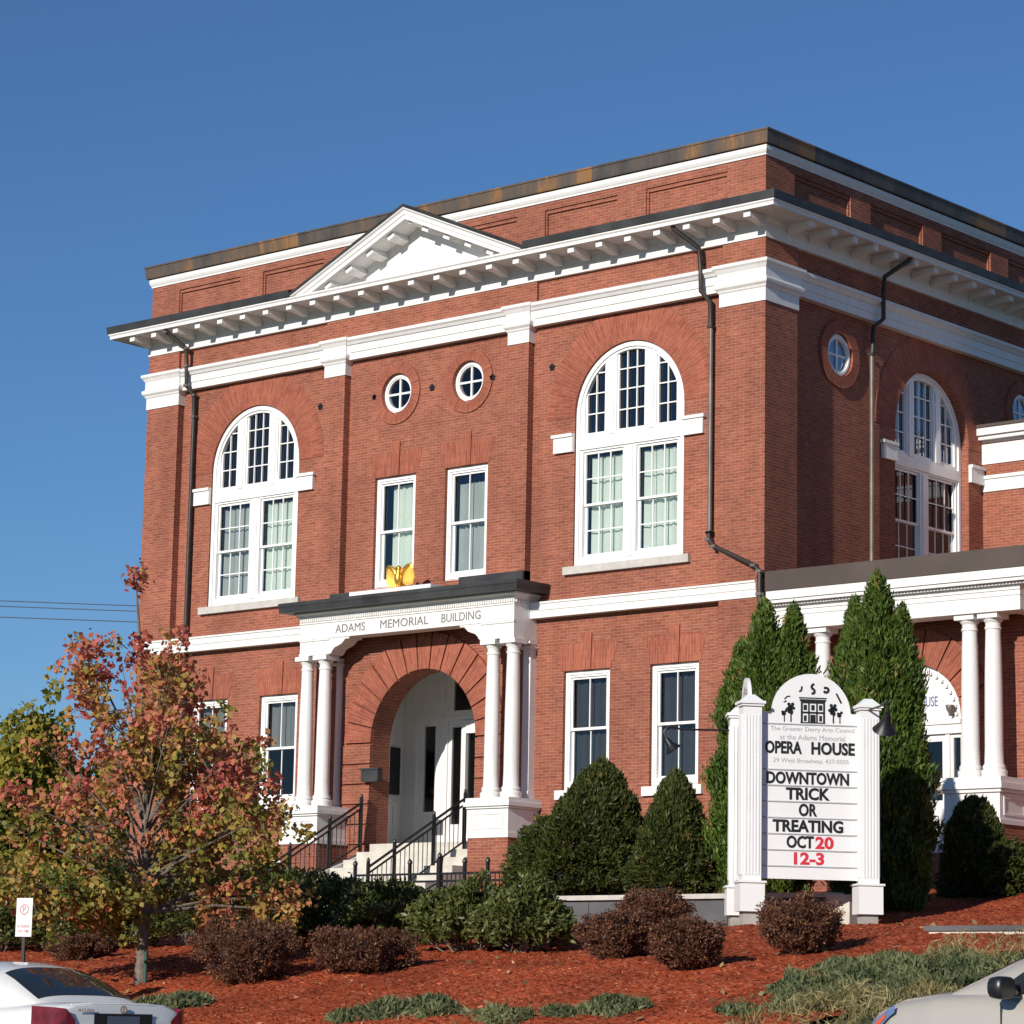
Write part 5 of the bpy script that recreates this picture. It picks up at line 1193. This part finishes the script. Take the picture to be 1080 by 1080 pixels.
# ------------------------------------------------------------------ parking sign
ns = Vector((3.2, -18.85)); zb = gz(ns.x, ns.y)
PS = thing('parking_sign', (ns.x, ns.y, zb), 'small white no parking sign with red marks on a thin post', 'sign', rotz=R(16))
b = MB(); b.box(-.02, .02, 0.004, .03, 0, 2.80-zb); b.build('post', M['pipe_dark'], PS, local=True)
b = MB(); FQ = lambda u, n, z: (u, -n, z)
z0, z1 = 2.36-zb, 2.80-zb
b.poly(FQ, [(-.11, z0), (.11, z0), (.11, z1), (-.11, z1)], [], 0, .003, back=True); pl = b.build('sign_plate', M['sign_white'], PS, local=True)
M['pale_red'] = mat('faded red marks', (.55, .20, .18), .5)
b = MB(); b.poly(FQ, circ(.0, z1-.13, .062, 20), [circ(.0, z1-.13, .048, 20)], .003, .005)
b.build('red_marks', M['pale_red'], pl, local=True); b = MB(); put_text(b, FQ, 'P', -.022, .022, z1-.165, z1-.095, .003, .005, .02); b.build('red_marks', M['pale_red'], pl, local=True); b = MB(); put_text(b, FQ, 'NO PARKING', -.085, .085, z0+.10, z0+.135, .003, .005, .01); b.build('red_marks', M['pale_red'], pl, local=True); b = MB(); put_text(b, FQ, 'ANY TIME', -.075, .075, z0+.045, z0+.08, .003, .005, .01)
b.build('red_marks', M['pale_red'], pl, local=True)

# ------------------------------------------------------------------ cars
M['car_white'] = mat('white car paint', (.72, .715, .69), .25, coat=.6)
M['car_silver'] = mat('silver gold car paint', (.50, .46, .395), .3, metal=.25, coat=.6)
M['car_glass'] = mat('car glass', (.018, .024, .024), .04, spec=.9)
M['tyre'] = mat('tyre rubber', (.02, .02, .02), .8)
M['rim'] = mat('alloy rim', (.5, .5, .5), .3, metal=.8)
M['lamp_red'] = mat('red lamp lens', (.15, .010, .025), .12, var=.5, vscale=9, spec=.8)
M['lamp_clear'] = mat('pale lamp lens', (.50, .50, .52), .12, spec=.8)
M['lamp_blue'] = mat('headlight rim', (.13, .18, .32), .15, spec=.8)
M['lamp_orange'] = mat('orange reflector', (.65, .10, .03), .2)
M['chrome'] = mat('chrome', (.6, .6, .62), .15, metal=1.0)
M['plate'] = mat('plate', (.10, .12, .16), .4)
xsn = [-2.36, -2.33, -2.24, -2.0, -1.7, -1.2, 0, .9, 1.15, 1.6, 2.0, 2.25, 2.37, 2.40]
TOPZ = [.84, .97, .995, 1.0, .99, .97, .95, .985, 1.0, .985, .93, .85, .73, .60]
HWD = [.68, .76, .82, .875, .895, .905, .91, .905, .90, .885, .84, .74, .58, .46]
def body_top(x): return float(np.interp(x, xsn, TOPZ))
def body_hw(x): return float(np.interp(x, xsn, HWD))
def Hroof(x):
    t = np.interp(x, [-1.86, -1.75, -1.55, -1.25, -.95, -.6, -.2, .25, .62, 1.0, 1.38, 1.52], [0, .14, .36, .66, .88, .975, 1.0, .985, .91, .66, .22, 0]); return .99+.42*float(t)
def cab_w(x): return float(np.interp(x, [-1.86, -1.2, 0, .9, 1.5], [.66, .74, .78, .80, .74]))
def cab_z(x, y):
    W = cab_w(x); q = min(abs(y)/W, 1.0); zb_ = .93; return zb_+(Hroof(x)-zb_)*(1-q**3.0)**(1/2.6)
def cab_y(x, z):
    zb_ = .93; h = max(Hroof(x)-zb_, .001); q = min(max((z-zb_)/h, 0), 1); return cab_w(x)*(1-q**2.6)**(1/3.0)
def car(loc, rotz, paint, label, rear):
    T = thing('parked_car', loc, label, 'car', 'cars parked along the kerb', rotz)
    X = np.unique(np.concatenate([np.linspace(-2.36, 2.40, 70), xsn])); 
    b = MB(); rows = []
    for x in X:
        t, h = body_top(x), body_hw(x); low = .24 if -2.2 < x < 2.2 else .32
        half_ = [(0, t), (h*.4, t-.004), (h*.72, t-.016), (h*.88, t-.05), (h*.955, t-.10), (h*.985, t-.17), (h, (t+low)*.52), (h*.985, low+.14), (h*.94, low)]
        rows.append([(x, -a, z) for a, z in half_[::-1]]+[(x, a, z) for a, z in half_[1:]])
    m = len(rows[0]); vs = [p for r in rows for p in r]; fs = []
    for i in range(len(rows)-1):
        for k in range(m-1): fs.append((i*m+k, i*m+k+1, (i+1)*m+k+1, (i+1)*m+k))
    fs += [tuple(range(m)), tuple((len(rows)-1)*m+k for k in range(m))]
    fs += [(i*m, (i+1)*m, (i+1)*m+m-1, i*m+m-1) for i in range(len(rows)-1)]
    b.add(vs, fs)
    # cabin shell
    Xc = np.linspace(-1.85, 1.51, 48); rows = []
    for x in Xc:
        W = cab_w(x); yy = [W*math.sin(a) for a in np.linspace(-math.pi/2, math.pi/2, 25)]
        rows.append([(x, y, cab_z(x, y)) for y in yy])
    m = 25; vs = [p for r in rows for p in r]; fs = []
    for i in range(len(rows)-1):
        for k in range(m-1): fs.append((i*m+k, i*m+k+1, (i+1)*m+k+1, (i+1)*m+k))
    b.add(vs, fs)
    bd = b.build('body', paint, T, local=True, smooth=True)
    def gridmesh(name, fn, us, vs_, mm, parent=T):
        g = MB(); m = len(vs_); P = [fn(u, v) for u in us for v in vs_]
        g.add(P, [(i*m+k, i*m+k+1, (i+1)*m+k+1, (i+1)*m+k) for i in range(len(us)-1) for k in range(m-1)])
        return g.build(name, mm, parent, local=True, smooth=True)
    def off(x, y):
        e = .01; z = cab_z(x, y); nx = -(cab_z(x+e, y)-cab_z(x-e, y))/(2*e); ny = -(cab_z(x, y+e)-cab_z(x, y-e))/(2*e); L = math.sqrt(nx*nx+ny*ny+1); return (x+nx/L*.008, y+ny/L*.008, z+1/L*.008)
    gridmesh('rear_window', lambda s, t: off(-1.72+.70*s, (2*t-1)*(.60-.06*s)), np.linspace(0, 1, 14), np.linspace(0, 1, 17), M['car_glass'])
    gridmesh('windscreen', lambda s, t: off(.58+.76*s, (2*t-1)*(.50+.08*s)), np.linspace(0, 1, 14), np.linspace(0, 1, 17), M['car_glass'])
    for s_ in (-1, 1):
        for (xa, xb, n0) in ((-1.18, -.22, 'a'), (-.16, 1.0, 'b')):
            def fn(s, t, xa=xa, xb=xb, n0=n0):
                xf = (xb-.46*t) if n0 == 'b' else xb; x = xa+(xf-xa)*s+(0 if n0 == 'b' else .30*t*(1-s)); z = 1.0+.315*t; return (x, s_*(cab_y(x, z)+.008), z)
            gridmesh('side_window', fn, np.linspace(0, 1, 16), np.linspace(0, 1, 7), M['car_glass'])
        g = MB(); g.tube([(.86, s_*.80, .97), (.82, s_*.92, .975)], [.03, .035], 8)
        yo = s_*.90
        ring = [(.92, .02, .80), (.93, .06, .9), (.90, .09, 1.0), (.84, .10, 1.0), (.80, .095, .97), (.79, .085, .9)]
        vs = []; N = 14
        for (xx, r, k_) in ring:
            for k in range(N):
                c_, s2 = math.cos(6.2832*k/N), math.sin(6.2832*k/N); sg = lambda q_: math.copysign(abs(q_)**.55, q_)
                vs.append((xx, yo+s_*.11+1.05*r*sg(c_), 1.0+.85*r*sg(s2)))
        g.add(vs, [(i*N+k, i*N+(k+1) % N, (i+1)*N+(k+1) % N, (i+1)*N+k) for i in range(len(ring)-1) for k in range(N)]+[tuple(range(N)), tuple((len(ring)-1)*N+k for k in range(N))])
        g.add([(1.02, s_*.795, .96), (.76, s_*.795, .97), (.76, s_*.775, 1.12), (1.02, s_*.825, .96), (.76, s_*.825, .97), (.76, s_*.81, 1.12)], [(0, 1, 2), (3, 4, 5), (0, 1, 4, 3), (1, 2, 5, 4), (2, 0, 3, 5)])
        g.build('mirror', M['black'], T, local=True, smooth=True)
        for xw in (-1.40, 1.42):
            g = MB(); ring = [(.20, -.10), (.29, -.10), (.315, -.07), (.315, .07), (.29, .10), (.20, .10)]
            n = 28; vs = [(xw+r*math.cos(6.2832*k/n), s_*.80+dy, .315+r*math.sin(6.2832*k/n)) for r, dy in ring for k in range(n)]
            g.add(vs, [(i*n+k, i*n+(k+1) % n, (i+1)*n+(k+1) % n, (i+1)*n+k) for i in range(5) for k in range(n)]); wh = g.build('wheel', M['tyre'], T, local=True, smooth=True)
            g = MB(); g.add([(xw+.205*math.cos(6.2832*k/n), s_*.885, .315+.205*math.sin(6.2832*k/n)) for k in range(n)], [tuple(range(n))])
            for k in range(5):
                a = 6.2832*k/5; g.tube([(xw, s_*.90, .315), (xw+.19*math.cos(a), s_*.895, .315+.19*math.sin(a))], [.035, .022], 6)
            g.build('rim', M['rim'], wh, local=True)
        # tail lamp: wraps the rear corner
        def tl(s, t):
            x = -2.352+.34*max(0, s-.55)/.45; z = .70+(.12+.10*min(s/.6, 1))*t-.10*max(0, s-.75)*(1-t)+.03*s
            hw_ = body_hw(x)*1.0; yy = min(.58+(hw_-.58)*min(s/.6, 1)+.006, hw_+.008); return (x-.022, s_*(yy+.012), z-.0)
        gridmesh('tail_lamp', lambda s, t: tl(s, t), np.linspace(0, 1, 12), np.linspace(0, 1, 5), M['lamp_red'])
        def hl(s, t):
            x = 2.36-.42*s; hw_ = body_hw(x); z = np.interp(x, [1.94, 2.36], [.89, .70])-.02+.0-(.13*(1-.55*s))*(1-t); return (x, s_*(hw_*(1.0-.012*t)+.010), z)
        h_ = gridmesh('headlight', hl, np.linspace(0, 1, 10), np.linspace(0, 1, 5), M['lamp_blue'])
        gridmesh('reflector', lambda s, t: tuple(np.array(hl(.35+.4*s, .3+.45*t))+np.array([0, s_*.004, 0])), np.linspace(0, 1, 6), np.linspace(0, 1, 3), M['lamp_orange'], h_)
    g = MB(); g.box(-2.372, -2.362, -.36, .36, .70, .885); pl_ = g.build('plate_recess', M['black'], T, local=True)
    g = MB(); g.box(-2.376, -2.373, -.20, .20, .725, .86); g.build('licence_plate', M['plate'], pl_, local=True)
    if rear:
        RF = lambda u, n, z: (-2.36-n, -u, z)
        g = MB(); g.poly(RF, circ(0, .925, .040, 20), [circ(0, .925, .030, 20)], 0, .012); g.boxm(RF, -.006, .006, 0, .012, .90, .95); g.build('badge', M['chrome'], T, local=True)
        g = MB(); put_text(g, RF, 'ACURA', -.56, -.36, .90, .93, .0, .006); g.build('badge', M['chrome'], T, local=True)
    # trunk lip and door seams
    g = MB()
    g.tube([(-2.27, -.58, .962), (-2.30, -.35, .978), (-2.31, 0, .980), (-2.30, .35, .978), (-2.27, .58, .962)], .016, 6); g.build('trunk_lip', paint, T, local=True)
    g = MB()
    for s_ in (-1, 1):
        for xd in (-1.05, -.19, .93):
            g = MB(); g.box(xd-.004, xd+.004, s_*body_hw(xd)-.004, s_*body_hw(xd)+.004, .35, body_top(xd)-.12); g.build('door_seam', M['black'], T, local=True)
    return T
car((4.74, -20.52, gz(5.6, -21.2)-.04), math.pi-R(5), M['car_white'], 'white sedan seen from behind at the left of the picture', True)
car((19.1, -21.15, gz(18.7, -21.45)+.08), math.pi-R(4), M['car_silver'], 'silver sedan at the right with black door mirror and orange reflector', False)
